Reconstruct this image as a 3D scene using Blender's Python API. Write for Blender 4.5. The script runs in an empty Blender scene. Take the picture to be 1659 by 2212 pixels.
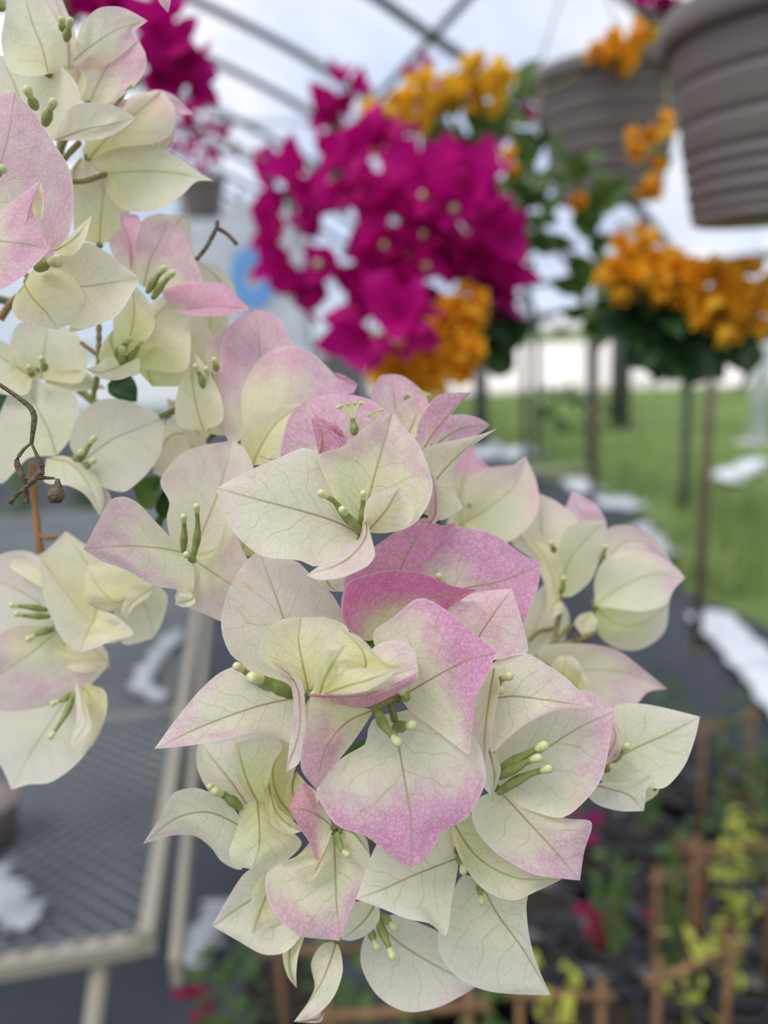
import bpy, math, random
import numpy as np
from mathutils import Vector, Matrix
random.seed(7); rng = np.random.RandomState(7)
S = bpy.context.scene; COL = S.collection

# ------------------------------------------------------------------ camera
W_, H_, F_ = 1659.0, 2212.0, 1670.0
CX, CY = W_/2, H_/2
_d = np.array([1165-CX, -(7804-CY), -F_]); _d /= np.linalg.norm(_d)
_up = -_d; _f = np.array([0, 0, -1.0])
_Y = _f - _up*_f.dot(_up); _Y /= np.linalg.norm(_Y); _X = np.cross(_Y, _up)
RC = np.array([_X, _Y, _up])
CAM = np.array([0, 0, 1.5])
cd = bpy.data.cameras.new('camera'); cam = bpy.data.objects.new('camera', cd); COL.objects.link(cam)
cd.sensor_fit = 'VERTICAL'; cd.sensor_height = 36.0; cd.sensor_width = 27.0
cd.lens = F_/H_*36.0; cd.clip_start = 0.01; cd.clip_end = 500
cd.dof.use_dof = True; cd.dof.focus_distance = 0.204; cd.dof.aperture_fstop = cd.lens/4.6
m4 = Matrix([list(RC[0])+[0], list(RC[1])+[0], list(RC[2])+[1.5], [0, 0, 0, 1]])
cam.matrix_world = m4; S.camera = cam
# ------------------------------------------------------------------ world, sun, exposure
wd = bpy.data.worlds.new('sky'); S.world = wd; wd.use_nodes = True
nt = wd.node_tree; nt.nodes.clear()
def N(nt, t, **k):
    n = nt.nodes.new(t)
    for a, v in k.items(): setattr(n, a, v)
    return n
wo = N(nt, 'ShaderNodeOutputWorld'); wb = N(nt, 'ShaderNodeBackground'); tc = N(nt, 'ShaderNodeTexCoord')
ns = N(nt, 'ShaderNodeTexNoise'); ns.inputs['Scale'].default_value = 2.2; ns.inputs['Detail'].default_value = 4
rp = N(nt, 'ShaderNodeValToRGB')
rp.color_ramp.elements[0].position = .40; rp.color_ramp.elements[0].color = (.50, .63, .90, 1)
rp.color_ramp.elements[1].position = .58; rp.color_ramp.elements[1].color = (.97, .97, 1.0, 1)
nt.links.new(tc.outputs['Generated'], ns.inputs['Vector']); nt.links.new(ns.outputs['Fac'], rp.inputs['Fac'])
nt.links.new(rp.outputs['Color'], wb.inputs['Color']); wb.inputs['Strength'].default_value = 1.04
nt.links.new(wb.outputs[0], wo.inputs[0])
sd = bpy.data.lights.new('sun', 'SUN'); sun = bpy.data.objects.new('sun', sd); COL.objects.link(sun)
sd.energy = 2.7; sd.angle = math.radians(28); sd.color = (1, .955, .88)
sun.rotation_euler = (math.radians(20), math.radians(-22), 0)
S.view_settings.view_transform = 'Standard'; S.view_settings.look = 'None'
S.view_settings.exposure = 0.14; S.view_settings.gamma = 1.0; S.view_settings.use_curve_mapping = False

# ------------------------------------------------------------------ helpers
def ray(x, y): return RC@np.array([(x-CX)/F_, -(y-CY)/F_, -1.0])
def at(x, y, dep): return CAM + ray(x, y)*dep
def onz(x, y, z):
    r = ray(x, y); t = (z-1.5)/r[2]; return CAM + r*t
def srgb(r, g, b):
    f = lambda c: ((c/255+.055)/1.055)**2.4 if c > 10 else c/255/12.92
    return (f(r), f(g), f(b), 1)
def tag(o, label=None, cat=None, group=None, kind=None):
    if label: o['label'] = label
    if cat: o['category'] = cat
    if group: o['group'] = group
    if kind: o['kind'] = kind
    return o
WL = {}
def wl(o): return WL.get(o.name, Vector((0, 0, 0)))
def empty(name, loc=(0, 0, 0)):
    o = bpy.data.objects.new(name, None); o.empty_display_size = .01; COL.objects.link(o)
    o.location = Vector(loc); WL[o.name] = Vector(loc); return o
def mesh(name, V, Fc, mats, parent=None, smooth=True, mi=None, origin=None):
    """V in world coordinates; the origin goes to `origin` or the middle of V"""
    V = np.array(V, float); og = Vector(V.mean(0)) if origin is None else Vector(origin)
    me = bpy.data.meshes.new(name); me.from_pydata([tuple(v) for v in V-np.array(og)], [], [tuple(map(int, f)) for f in Fc])
    o = bpy.data.objects.new(name, me)
    if not isinstance(mats, (list, tuple)): mats = [mats]
    for m in mats: me.materials.append(m)
    if mi is not None: me.polygons.foreach_set('material_index', mi)
    if smooth: me.polygons.foreach_set('use_smooth', [True]*len(me.polygons))
    COL.objects.link(o); WL[o.name] = og
    o.location = og
    if parent is not None: o.parent = parent; o.location = og-wl(parent)
    me.update(); return o
class MB:
    def __init__(s): s.v = []; s.f = []; s.m = []
    def add(s, V, Fc, m=0):
        b = len(s.v); s.v += [tuple(map(float, v)) for v in V]; s.f += [tuple(i+b for i in f) for f in Fc]; s.m += [m]*len(Fc)
    def tube(s, pts, rad, n=8, m=0, cap=True):
        pts = [np.array(p, float) for p in pts]; k = len(pts)
        if np.isscalar(rad): rad = [rad]*k
        V = []; ref = np.array([0.13, .31, .94])
        for i in range(k):
            t = pts[min(i+1, k-1)]-pts[max(i-1, 0)]; t /= (np.linalg.norm(t)+1e-12)
            a = np.cross(t, ref)
            if np.linalg.norm(a) < .15: a = np.cross(t, np.array([1., 0, 0]))
            a /= np.linalg.norm(a); b = np.cross(t, a)
            for j in range(n):
                an = 2*math.pi*j/n; V.append(pts[i]+rad[i]*(a*math.cos(an)+b*math.sin(an)))
        Fc = [(i*n+j, i*n+(j+1) % n, (i+1)*n+(j+1) % n, (i+1)*n+j) for i in range(k-1) for j in range(n)]
        if cap: Fc += [tuple(range(n))[::-1], tuple((k-1)*n+j for j in range(n))]
        s.add(V, Fc, m)
    def box(s, c, sx, sy, sz, ax=(1, 0, 0), ay=(0, 1, 0), m=0):
        c = np.array(c, float); ax = np.array(ax, float); ay = np.array(ay, float); az = np.cross(ax, ay)
        V = [c+ax*sx*i/2+ay*sy*j/2+az*sz*k/2 for i in (-1, 1) for j in (-1, 1) for k in (-1, 1)]
        s.add(V, [(0, 1, 3, 2), (4, 6, 7, 5), (0, 4, 5, 1), (2, 3, 7, 6), (0, 2, 6, 4), (1, 5, 7, 3)], m)
    def lathe(s, c, prof, n=48, m=0, sq=0):
        V = []
        for r, z in prof:
            for j in range(n):
                a = 2*math.pi*j/n; V.append((c[0]+r*math.cos(a), c[1]+r*math.sin(a), c[2]+z))
        k = len(prof)
        s.add(V, [(i*n+j, i*n+(j+1) % n, (i+1)*n+(j+1) % n, (i+1)*n+j) for i in range(k-1) for j in range(n)], m)
    def build(s, name, mats, parent=None, smooth=True): return mesh(name, s.v, s.f, mats, parent, smooth, s.m)
def cr(P, n, closed=False):
    """Catmull-Rom through P resampled at n points, even in chord length"""
    P = np.array(P, float); k = len(P)
    d = np.r_[0, np.cumsum(np.sqrt(np.linalg.norm(np.diff(P, axis=0), axis=1)+1e-9)*1.0)]
    L = np.r_[0, np.cumsum(np.linalg.norm(np.diff(P, axis=0), axis=1)+1e-9)]
    if k == 2:
        t = np.linspace(0, 1, n)[:, None]; return P[0]*(1-t)+P[1]*t
    Q = np.vstack([2*P[0]-P[1], P, 2*P[-1]-P[-2]])
    T = np.linspace(0, L[-1], n); out = []
    for t in T:
        i = min(max(np.searchsorted(L, t, 'right')-1, 0), k-2); u = (t-L[i])/(L[i+1]-L[i])
        p0, p1, p2, p3 = Q[i], Q[i+1], Q[i+2], Q[i+3]
        l = L[i+1]-L[i]
        l0 = max(np.linalg.norm(p1-p0), 1e-6); l2 = max(np.linalg.norm(p3-p2), 1e-6)
        m1 = ((p1-p0)/l0*l+(p2-p1))/(l0+l)*l if False else .5*((p1-p0)*min(1, l/l0)+(p2-p1))
        m2 = .5*((p2-p1)+(p3-p2)*min(1, l/l2))
        u2, u3 = u*u, u*u*u
        out.append((2*u3-3*u2+1)*p1+(u3-2*u2+u)*m1+(-2*u3+3*u2)*p2+(u3-u2)*m2)
    return np.array(out)
def PP(s): return [tuple(map(float, a.split(','))) for a in s.split()]

# ------------------------------------------------------------------ materials
def newmat(name):
    m = bpy.data.materials.new(name); m.use_nodes = True; m.node_tree.nodes.clear(); return m
def pbsdf(name, col, rough=.5, metal=0, spec=.5, noise=None, bump=0, trans=0, scale=20, coords='Object'):
    m = newmat(name); nt = m.node_tree; o = N(nt, 'ShaderNodeOutputMaterial'); p = N(nt, 'ShaderNodeBsdfPrincipled')
    p.inputs['Base Color'].default_value = col; p.inputs['Roughness'].default_value = rough; p.inputs['Metallic'].default_value = metal
    p.inputs['Specular IOR Level'].default_value = spec
    tcn = N(nt, 'ShaderNodeTexCoord'); nz = N(nt, 'ShaderNodeTexNoise'); nz.inputs['Scale'].default_value = scale; nz.inputs['Detail'].default_value = 5
    nt.links.new(tcn.outputs[coords], nz.inputs['Vector'])
    csock = None
    if noise is not None:
        mx = N(nt, 'ShaderNodeMix', data_type='RGBA'); mx.inputs[6].default_value = col; mx.inputs[7].default_value = noise
        mr = N(nt, 'ShaderNodeMapRange'); mr.inputs[1].default_value = .35; mr.inputs[2].default_value = .65
        nt.links.new(nz.outputs['Fac'], mr.inputs[0]); nt.links.new(mr.outputs[0], mx.inputs[0]); nt.links.new(mx.outputs[2], p.inputs['Base Color']); csock = mx.outputs[2]
    if bump:
        b = N(nt, 'ShaderNodeBump'); b.inputs['Strength'].default_value = bump; b.inputs['Distance'].default_value = .01
        nt.links.new(nz.outputs['Fac'], b.inputs['Height']); nt.links.new(b.outputs[0], p.inputs['Normal'])
    if trans:
        t = N(nt, 'ShaderNodeBsdfTranslucent'); t.inputs['Color'].default_value = col
        if csock: nt.links.new(csock, t.inputs['Color'])
        ms = N(nt, 'ShaderNodeMixShader'); ms.inputs[0].default_value = trans
        nt.links.new(p.outputs[0], ms.inputs[1]); nt.links.new(t.outputs[0], ms.inputs[2]); nt.links.new(ms.outputs[0], o.inputs[0])
    else: nt.links.new(p.outputs[0], o.inputs[0])
    return m

def bract_material():
    m = newmat('bract_tissue'); nt = m.node_tree; L = nt.links.new
    o = N(nt, 'ShaderNodeOutputMaterial')
    def mth(op, a, b=None, c=None, clamp=False):
        n = N(nt, 'ShaderNodeMath', operation=op); n.use_clamp = clamp
        for i, v in enumerate((a, b, c)):
            if v is None: continue
            if isinstance(v, (int, float)): n.inputs[i].default_value = v
            else: L(v, n.inputs[i])
        return n.outputs[0]
    def mr(x, a, b, c=0., d=1., smooth=True):
        n = N(nt, 'ShaderNodeMapRange'); n.interpolation_type = 'SMOOTHSTEP' if smooth else 'LINEAR'
        L(x, n.inputs[0])
        for i, v in zip((1, 2, 3, 4), (a, b, c, d)):
            if isinstance(v, (int, float)): n.inputs[i].default_value = v
            else: L(v, n.inputs[i])
        return n.outputs[0]
    uv = N(nt, 'ShaderNodeUVMap', uv_map='uv'); mm = N(nt, 'ShaderNodeUVMap', uv_map='mm')
    su = N(nt, 'ShaderNodeSeparateXYZ'); L(uv.outputs[0], su.inputs[0]); u, v = su.outputs[0], mth('SUBTRACT', su.outputs[1], 1.0)
    sm = N(nt, 'ShaderNodeSeparateXYZ'); L(mm.outputs[0], sm.inputs[0]); um, vm = sm.outputs[0], mth('SUBTRACT', sm.outputs[1], 100.0)
    av = mth('ABSOLUTE', v)
    nz = N(nt, 'ShaderNodeTexNoise'); nz.inputs['Scale'].default_value = .09; nz.inputs['Detail'].default_value = 2; L(mm.outputs[0], nz.inputs['Vector'])
    nzf = nz.outputs['Fac']
    side = mr(v, -.01, .01, 0., .37)
    # lateral veins
    s = mth('SUBTRACT', u, mth('MULTIPLY', mth('POWER', av, .85), .30))
    s = mth('ADD', s, mth('ADD', mth('MULTIPLY', mth('SUBTRACT', nzf, .5), .26), side))
    fr = mth('FRACT', mth('MULTIPLY', s, 6.2)); ds = mth('ABSOLUTE', mth('SUBTRACT', fr, .5))
    lat = mr(ds, mth('MULTIPLY_ADD', mth('SUBTRACT', 1., av), .006, .010), .048, 1., 0.)
    lat = mth('MULTIPLY', lat, mr(av, .55, .9, 1., 0.)); lat = mth('MULTIPLY', lat, mr(u, .72, .95, 1., 0.))
    mid = mr(mth('ABSOLUTE', vm), .10, .42, 1., 0.)
    # reticulation
    vn = N(nt, 'ShaderNodeVectorMath', operation='SCALE'); vn.inputs['Scale'].default_value = 1.5; L(nz.outputs['Color'], vn.inputs[0])
    nb = N(nt, 'ShaderNodeTexNoise'); nb.inputs['Scale'].default_value = .6; L(mm.outputs[0], nb.inputs['Vector'])
    vb = N(nt, 'ShaderNodeVectorMath', operation='SCALE'); vb.inputs['Scale'].default_value = 2.0; L(nb.outputs['Color'], vb.inputs[0])
    va = N(nt, 'ShaderNodeVectorMath', operation='ADD'); L(mm.outputs[0], va.inputs[0]); L(vb.outputs[0], va.inputs[1])
    v1 = N(nt, 'ShaderNodeTexVoronoi', feature='DISTANCE_TO_EDGE'); v1.inputs['Scale'].default_value = .20; L(va.outputs[0], v1.inputs['Vector'])
    v2 = N(nt, 'ShaderNodeTexVoronoi', feature='DISTANCE_TO_EDGE'); v2.inputs['Scale'].default_value = .72; L(va.outputs[0], v2.inputs['Vector'])
    r1 = mr(v1.outputs['Distance'], .005, .045, 1., 0.); r2 = mr(v2.outputs['Distance'], .02, .17, 1., 0.)
    at_ = N(nt, 'ShaderNodeAttribute', attribute_name='tint'); sc = N(nt, 'ShaderNodeSeparateColor'); L(at_.outputs['Color'], sc.inputs[0])
    vs = at_.outputs['Alpha']
    pink, green, deep = sc.outputs[0], sc.outputs[1], sc.outputs[2]
    n3 = N(nt, 'ShaderNodeTexNoise'); n3.inputs['Scale'].default_value = .22; n3.inputs['Detail'].default_value = 3; L(mm.outputs[0], n3.inputs['Vector'])
    blotch = mr(n3.outputs['Fac'], .3, .7, -.20, .20)
    pk = mth('ADD', pink, mth('MULTIPLY', blotch, mth('MULTIPLY', mth('MULTIPLY', pink, 4., clamp=True), mth('SUBTRACT', 1.1, pink))), clamp=True)
    def mix(f, a, b, blend='MIX'):
        n = N(nt, 'ShaderNodeMix', data_type='RGBA', blend_type=blend)
        if isinstance(f, (int, float)): n.inputs[0].default_value = f
        else: L(f, n.inputs[0])
        for i, q in ((6, a), (7, b)):
            if isinstance(q, tuple): n.inputs[i].default_value = q
            else: L(q, n.inputs[i])
        return n.outputs[2]
    cream = mix(green, (.96, .895, .79, 1), (.84, .85, .40, 1))
    hue = mix(deep, (.86, .36, .67, 1), (.80, .17, .46, 1))
    c = mix(mth('MULTIPLY', pk, .92), cream, hue)
    fine = mth('MULTIPLY', mth('MULTIPLY', r2, mr(vs, 0., 1., .25, 1.)), mr(pk, .0, .8, .07, .42)); c = mix(fine, c, mix(pk, (.60, .58, .38, 1), (.62, .10, .34, 1)))
    c = mix(mth('MULTIPLY', mth('MULTIPLY', r1, vs), .12), c, (.42, .46, .14, 1))
    c = mix(mth('MULTIPLY', mth('MULTIPLY', lat, vs), .30), c, (.44, .47, .12, 1))
    midc = mix(mr(u, .2, .55), (.42, .20, .12, 1), (.42, .42, .13, 1))
    c = mix(mth('MULTIPLY', mth('MULTIPLY', mid, mr(vs, 0., 1., .35, 1.)), mr(u, .55, 1., .70, .22)), c, midc)
    c = mix(mth('MULTIPLY', mr(av, .955, .985), .35), c, (.95, .93, .84, 1))
    h = mth('ADD', mth('MULTIPLY', r1, .35), mth('ADD', mth('MULTIPLY', lat, .5), mth('ADD', mth('MULTIPLY', r2, .35), mth('MULTIPLY', mid, 1.2))))
    n4 = N(nt, 'ShaderNodeTexNoise'); n4.inputs['Scale'].default_value = .35; n4.inputs['Detail'].default_value = 3; L(mm.outputs[0], n4.inputs['Vector'])
    h = mth('ADD', mth('MULTIPLY', h, -1.), mth('MULTIPLY', n4.outputs['Fac'], 3.0))
    b = N(nt, 'ShaderNodeBump'); b.inputs['Strength'].default_value = .45; b.inputs['Distance'].default_value = .00030; L(h, b.inputs['Height'])
    p = N(nt, 'ShaderNodeBsdfPrincipled'); L(c, p.inputs['Base Color']); p.inputs['Roughness'].default_value = .55; p.inputs['Specular IOR Level'].default_value = .25
    L(b.outputs[0], p.inputs['Normal'])
    t = N(nt, 'ShaderNodeBsdfTranslucent'); L(c, t.inputs['Color']); L(b.outputs[0], t.inputs['Normal'])
    ms = N(nt, 'ShaderNodeMixShader'); ms.inputs[0].default_value = .48
    L(p.outputs[0], ms.inputs[1]); L(t.outputs[0], ms.inputs[2]); L(ms.outputs[0], o.inputs[0])
    return m
M = {}
M['bract'] = bract_material()
M['flower_tube'] = pbsdf('flower_tube_green', (.22, .28, .065, 1), .5, noise=(.36, .40, .13, 1), scale=300, bump=.2, trans=.15)
M['tube_cap'] = pbsdf('flower_tube_cap', (.72, .72, .40, 1), .5, noise=(.52, .55, .24, 1), scale=500)
M['star'] = pbsdf('open_flower', (.86, .88, .55, 1), .5, trans=.3)
M['stem'] = pbsdf('stem_brown', (.20, .13, .05, 1), .6, noise=(.22, .24, .07, 1), scale=60, bump=.4)
M['stem_orange'] = pbsdf('stem_orange', (.36, .17, .06, 1), .6, noise=(.26, .15, .05, 1), scale=80)
M['dry'] = pbsdf('dried_twig', (.09, .065, .04, 1), .8, noise=(.20, .14, .09, 1), scale=200, bump=.6)
M['leaf'] = pbsdf('leaf_green', (.075, .15, .025, 1), .45, noise=(.13, .22, .04, 1), scale=30, trans=.25)
M['leaf_dark'] = pbsdf('leaf_dark', (.020, .06, .016, 1), .45, noise=(.045, .11, .025, 1), scale=30, trans=.15)
M['leaf_lime'] = pbsdf('leaf_lime', (.52, .52, .07, 1), .5, noise=(.38, .44, .06, 1), scale=25, trans=.3)
M['magenta'] = pbsdf('bract_magenta', (.70, .008, .30, 1), .6, noise=(.42, .004, .16, 1), scale=18, trans=.35, spec=.2)
M['crimson'] = pbsdf('bract_crimson', (.55, .012, .13, 1), .6, trans=.3, spec=.2)
M['orange'] = pbsdf('bract_orange', (1.0, .62, .05, 1), .6, noise=(1.0, .48, .02, 1), scale=15, trans=.3, spec=.2)
M['yellow'] = pbsdf('bract_yellow', (1.0, .74, .07, 1), .6, noise=(1.0, .62, .04, 1), scale=15, trans=.35, spec=.2)
M['pot'] = pbsdf('pot_plastic_taupe', (.165, .132, .120, 1), .45, noise=(.180, .146, .134, 1), scale=8)
M['black_pot'] = pbsdf('pot_plastic_black', (.010, .011, .015, 1), .35, noise=(.02, .022, .028, 1), scale=8)
M['soil'] = pbsdf('potting_soil', (.02, .014, .010, 1), .95, noise=(.035, .024, .016, 1), scale=60, bump=1)
M['wood'] = pbsdf('trellis_wood', (.27, .145, .055, 1), .6, noise=(.18, .095, .04, 1), scale=40, bump=.3)
M['steel'] = pbsdf('galvanised_pipe', (.10, .11, .105, 1), .55, metal=.2, noise=(.075, .08, .08, 1), scale=6)
M['rust'] = pbsdf('weathered_pipe', (.20, .17, .10, 1), .6, metal=.2, noise=(.13, .10, .06, 1), scale=5)
M['purlin'] = pbsdf('purlin_brown', (.12, .10, .075, 1), .6, noise=(.09, .075, .06, 1), scale=4)
M['bench_frame'] = pbsdf('bench_frame', (.32, .30, .24, 1), .55, metal=.1, noise=(.36, .32, .24, 1), scale=9)
M['bench_mesh'] = pbsdf('expanded_metal', (.23, .25, .25, 1), .45, metal=.4, noise=(.17, .18, .19, 1), scale=6)
M['white_plastic'] = pbsdf('white_plastic', (.72, .75, .78, 1), .3, noise=(.50, .53, .57, 1), scale=7, bump=.5)
M['scrap'] = pbsdf('scrap_plastic', (.42, .44, .46, 1), .4, noise=(.28, .30, .32, 1), scale=20, bump=.5)
M['wire'] = pbsdf('hanger_wire', (.45, .43, .40, 1), .4, metal=.3)
M['white_paint'] = pbsdf('white_paint', (.8, .8, .8, 1), .4)
M['blue_paint'] = pbsdf('blue_paint', (.16, .38, .75, 1), .4)
M['grey'] = pbsdf('grey_board', (.18, .18, .18, 1), .6, noise=(.14, .14, .14, 1), scale=3)
M['navy'] = pbsdf('navy_paint', (.05, .06, .13, 1), .3)
M['glass'] = pbsdf('car_glass', (.02, .025, .03, 1), .1)
M['tyre'] = pbsdf('tyre', (.02, .02, .02, 1), .8)
M['cloth'] = pbsdf('weed_cloth', (.013, .016, .022, 1), .65, noise=(.038, .044, .058, 1), scale=2.3, bump=.2)
M['grass'] = pbsdf('lawn', (.09, .15, .028, 1), .9, noise=(.17, .23, .06, 1), scale=.9, bump=.5)
M['blade'] = pbsdf('grass_blade', (.10, .18, .03, 1), .7, noise=(.22, .29, .07, 1), scale=1.2, trans=.3)
M['gravel'] = pbsdf('pale_gravel', (.74, .69, .64, 1), .9, noise=(.60, .56, .52, 1), scale=1.2)
def film_mat(name, tr, col, nscale=1.4, streak=True):
    m = newmat(name); nt = m.node_tree; o = N(nt, 'ShaderNodeOutputMaterial')
    tb = N(nt, 'ShaderNodeBsdfTransparent'); tb.inputs[0].default_value = (.96, .98, 1, 1)
    tl = N(nt, 'ShaderNodeBsdfTranslucent'); df = N(nt, 'ShaderNodeBsdfDiffuse')
    tcn = N(nt, 'ShaderNodeTexCoord'); mp = N(nt, 'ShaderNodeMapping'); mp.inputs['Scale'].default_value = (1, 1, .25)
    nz = N(nt, 'ShaderNodeTexNoise'); nz.inputs['Scale'].default_value = nscale; nz.inputs['Detail'].default_value = 4
    nt.links.new(tcn.outputs['Object'], mp.inputs[0]); nt.links.new(mp.outputs[0], nz.inputs['Vector'])
    r = N(nt, 'ShaderNodeValToRGB'); r.color_ramp.elements[0].position = .38; r.color_ramp.elements[1].position = .62
    r.color_ramp.elements[0].color = tuple(c*.82 for c in col[:3])+(1,); r.color_ramp.elements[1].color = col
    nt.links.new(nz.outputs['Fac'], r.inputs[0])
    for s_ in (tl, df): nt.links.new(r.outputs[0], s_.inputs[0])
    a = N(nt, 'ShaderNodeMixShader'); a.inputs[0].default_value = .25
    nt.links.new(tl.outputs[0], a.inputs[1]); nt.links.new(df.outputs[0], a.inputs[2])
    b = N(nt, 'ShaderNodeMixShader'); b.inputs[0].default_value = tr
    nt.links.new(a.outputs[0], b.inputs[1]); nt.links.new(tb.outputs[0], b.inputs[2]); nt.links.new(b.outputs[0], o.inputs[0])
    return m
M['film'] = film_mat('greenhouse_film', .58, (.86, .86, .94, 1))
M['film_end'] = film_mat('end_wall_film', .35, (.80, .90, .95, 1), .8)

# ------------------------------------------------------------------ setting: tunnel frame axes
AX = np.array([-0.252581, 0.967576, 0]); LT = np.array([0.967576, 0.252581, 0])
C0 = -0.8
def tp(s, lat, z): return AX*s+LT*lat+np.array([0, 0, z])
half = [(0, 4.05), (.65, 3.97), (1.25, 3.77), (1.96, 3.46), (2.5, 3.16), (2.9, 2.93), (3.5, 2.53), (4.0, 2.13), (4.27, 1.83), (4.42, 1.4), (4.45, 0)]
prof = [(C0-a, z) for a, z in half[::-1]]+[(C0+a, z) for a, z in half[1:]]
profs = cr(prof, 61)
# floor, lawn, road
def sheet(name, pts, z, m, kind='structure'):
    o = mesh(name, [(*p[:2], z) for p in pts], [tuple(range(len(pts)))], m, smooth=False); tag(o, kind=kind); return o
sheet('lawn', [(-80, -10), (80, -10), (80, 120), (-80, 120)], -0.01, M['grass'])
sheet('floor', [tp(-3, C0-4.5, 0), tp(-3, 3.05, 0), tp(3.4, 2.55, 0), tp(4.6, 3.2, 0), tp(15, 3.5, 0), tp(15, C0-4.5, 0)], 0.0, M['cloth'])
ra, rb = onz(1100, 851, 0), onz(1600, 835, 0); dr = (rb-ra)/np.linalg.norm(rb-ra)
rc = onz(1100, 745, 0); nr = np.array([-dr[1], dr[0], 0]); wr = (rc-ra).dot(nr)
sheet('gravel_road', [ra-dr*60, ra+dr*60, ra+dr*60+nr*wr, ra-dr*60+nr*wr], 0.01, M['gravel'])
# roof film
V = []; ss = np.linspace(-3, 14.8, 60)
for s_ in ss:
    for (l, z) in profs:
        if l > 0 and z < 1.78: z = 1.78; l = 3.52
        fold = .012*math.sin(l*9+s_*3.1)+.02*math.sin(s_*2*math.pi/1.4)
        V.append(tp(s_, l, z+.05+fold))
nP = len(profs)
ceil = mesh('ceiling', V, [(i*nP+j, i*nP+j+1, (i+1)*nP+j+1, (i+1)*nP+j) for i in range(len(ss)-1) for j in range(nP-1)], M['film']); tag(ceil, kind='structure')
# hoops
for k, s_ in enumerate([-2.06, -.66, .74, 2.14, 3.54, 4.94, 6.34, 7.40, 8.8, 10.2, 11.6, 13.0, 14.6]):
    b = MB(); b.tube([tp(s_, l, z) for l, z in cr(prof, 50)], .033, 8); o = b.build('roof_hoop', M['steel']); tag(o, kind='structure')
for lat, z in ((1.70, 3.10), (-3.3, 3.10), (C0, 4.0)):
    b = MB(); b.tube([tp(-3, lat, z), tp(14.7, lat, z)], .024, 8); o = b.build('roof_purlin', M['purlin']); tag(o, kind='structure')
b = MB(); b.tube([tp(8.8, -4.4, 3.0), tp(8.8, -3.6, 3.05), tp(8.8, 3.0, 3.05)], .02, 8); b.v = [(x, y, z+.5) for x, y, z in b.v]
o = b.build('cross_tie', M['steel']); tag(o, kind='structure')
b = MB(); b.tube([tp(-3, 3.55, 1.76), tp(14.8, 3.55, 1.76)], .028, 8); o = b.build('roll_up_tube', M['purlin']); tag(o, kind='structure')
# end wall
V = [tp(14.8, l, z) for l, z in profs]+[tp(14.8, C0, 1.0)]
mesh_end = mesh('wall_far', V, [(i, i+1, len(profs)) for i in range(len(profs)-1)]+[(len(profs)-1, 0, len(profs))], M['film_end'], smooth=False); tag(mesh_end, kind='structure')
o = MB(); o.box(tp(14.7, 2.3, .45), 2.6, .06, .9, LT, AX); o = o.build('wall_far_kneewall', M['grey'], smooth=False); tag(o, kind='structure')

# ------------------------------------------------------------------ leaf / bloom prototypes (local coordinates)
def ovate(n_u=7, n_v=3, L=1., Wd=.75, cup=.12, droop=.15):
    V = []; Fc = []
    for i in range(n_u+1):
        u = i/n_u; w = Wd/2*(math.sin(math.pi*min(1, u*.93+.07)**.75))**.9*(1-.15*u) if u < 1 else 0
        for j in range(-n_v, n_v+1):
            v = j/n_v; V.append((v*w, u*L, cup*L*abs(v)**1.5*math.sin(math.pi*u) - droop*L*u*u))
    k = 2*n_v+1
    for i in range(n_u):
        for j in range(k-1): Fc.append((i*k+j, i*k+j+1, (i+1)*k+j+1, (i+1)*k+j))
    return V, Fc
def rotV(V, R, t=(0, 0, 0)): return [tuple(R@Vector(v)+Vector(t)) for v in V]
def bloom_data(L, mat, petals=3, layers=1, star=True):
    b = MB()
    for k in range(layers):
        for i in range(petals):
            V, Fc = ovate(7, 3, L*(1-.18*k), L*.82*(1-.12*k), .18, -.18)
            R = Matrix.Rotation(2*math.pi*(i+.5*k)/petals+k, 3, 'Z')@Matrix.Rotation(math.radians(38+18*k), 3, 'X')
            b.add(rotV(V, R), Fc, 0)
    if star:
        b.tube([(0, 0, 0), (0, 0, L*.5), (0, 0, L*.6)], [L*.04, L*.05, L*.13], 6, 1)
    me = bpy.data.meshes.new('bloom'); me.from_pydata(b.v, [], b.f); me.materials.append(mat); me.materials.append(M['star'])
    me.polygons.foreach_set('material_index', b.m); me.polygons.foreach_set('use_smooth', [True]*len(me.polygons)); return me
def leaf_data(L, mat, w=.72):
    V, Fc = ovate(8, 3, L, L*w, .1, .2); me = bpy.data.meshes.new('leaf'); me.from_pydata(V, [], Fc); me.materials.append(mat)
    me.polygons.foreach_set('use_smooth', [True]*len(me.polygons)); return me
PR = {'mag': bloom_data(.044, M['magenta'], star=False), 'mag_star': bloom_data(.042, M['magenta']), 'mag_s': bloom_data(.026, M['magenta'], star=False),
      'org': bloom_data(.024, M['orange'], 5, 3, False), 'yel': bloom_data(.024, M['yellow'], 5, 3, False),
      'crim': bloom_data(.020, M['crimson'], 3, 2, False),
      'leaf': leaf_data(.042, M['leaf']), 'leafd': leaf_data(.045, M['leaf_dark']), 'lime': leaf_data(.026, M['leaf_lime'], .6), 'leafs': leaf_data(.026, M['leaf'], .65)}
def child(root, name, key, pos, rot=None, sc=1.0):
    o = bpy.data.objects.new(name, PR[key]); COL.objects.link(o); o.parent = root
    o.location = Vector(pos)-wl(root); o.rotation_euler = rot or (random.uniform(0, 6.3), random.uniform(0, 6.3), random.uniform(0, 6.3)); o.scale = (sc,)*3
    return o
def look_rot(d, spread=.7):
    v = Vector(d)+Vector((random.gauss(0, spread), random.gauss(0, spread), random.gauss(0, spread)))
    q = v.to_track_quat('Z', 'Y').to_matrix()@Matrix.Rotation(random.uniform(0, 6.3), 3, 'Z'); return q.to_euler()
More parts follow.
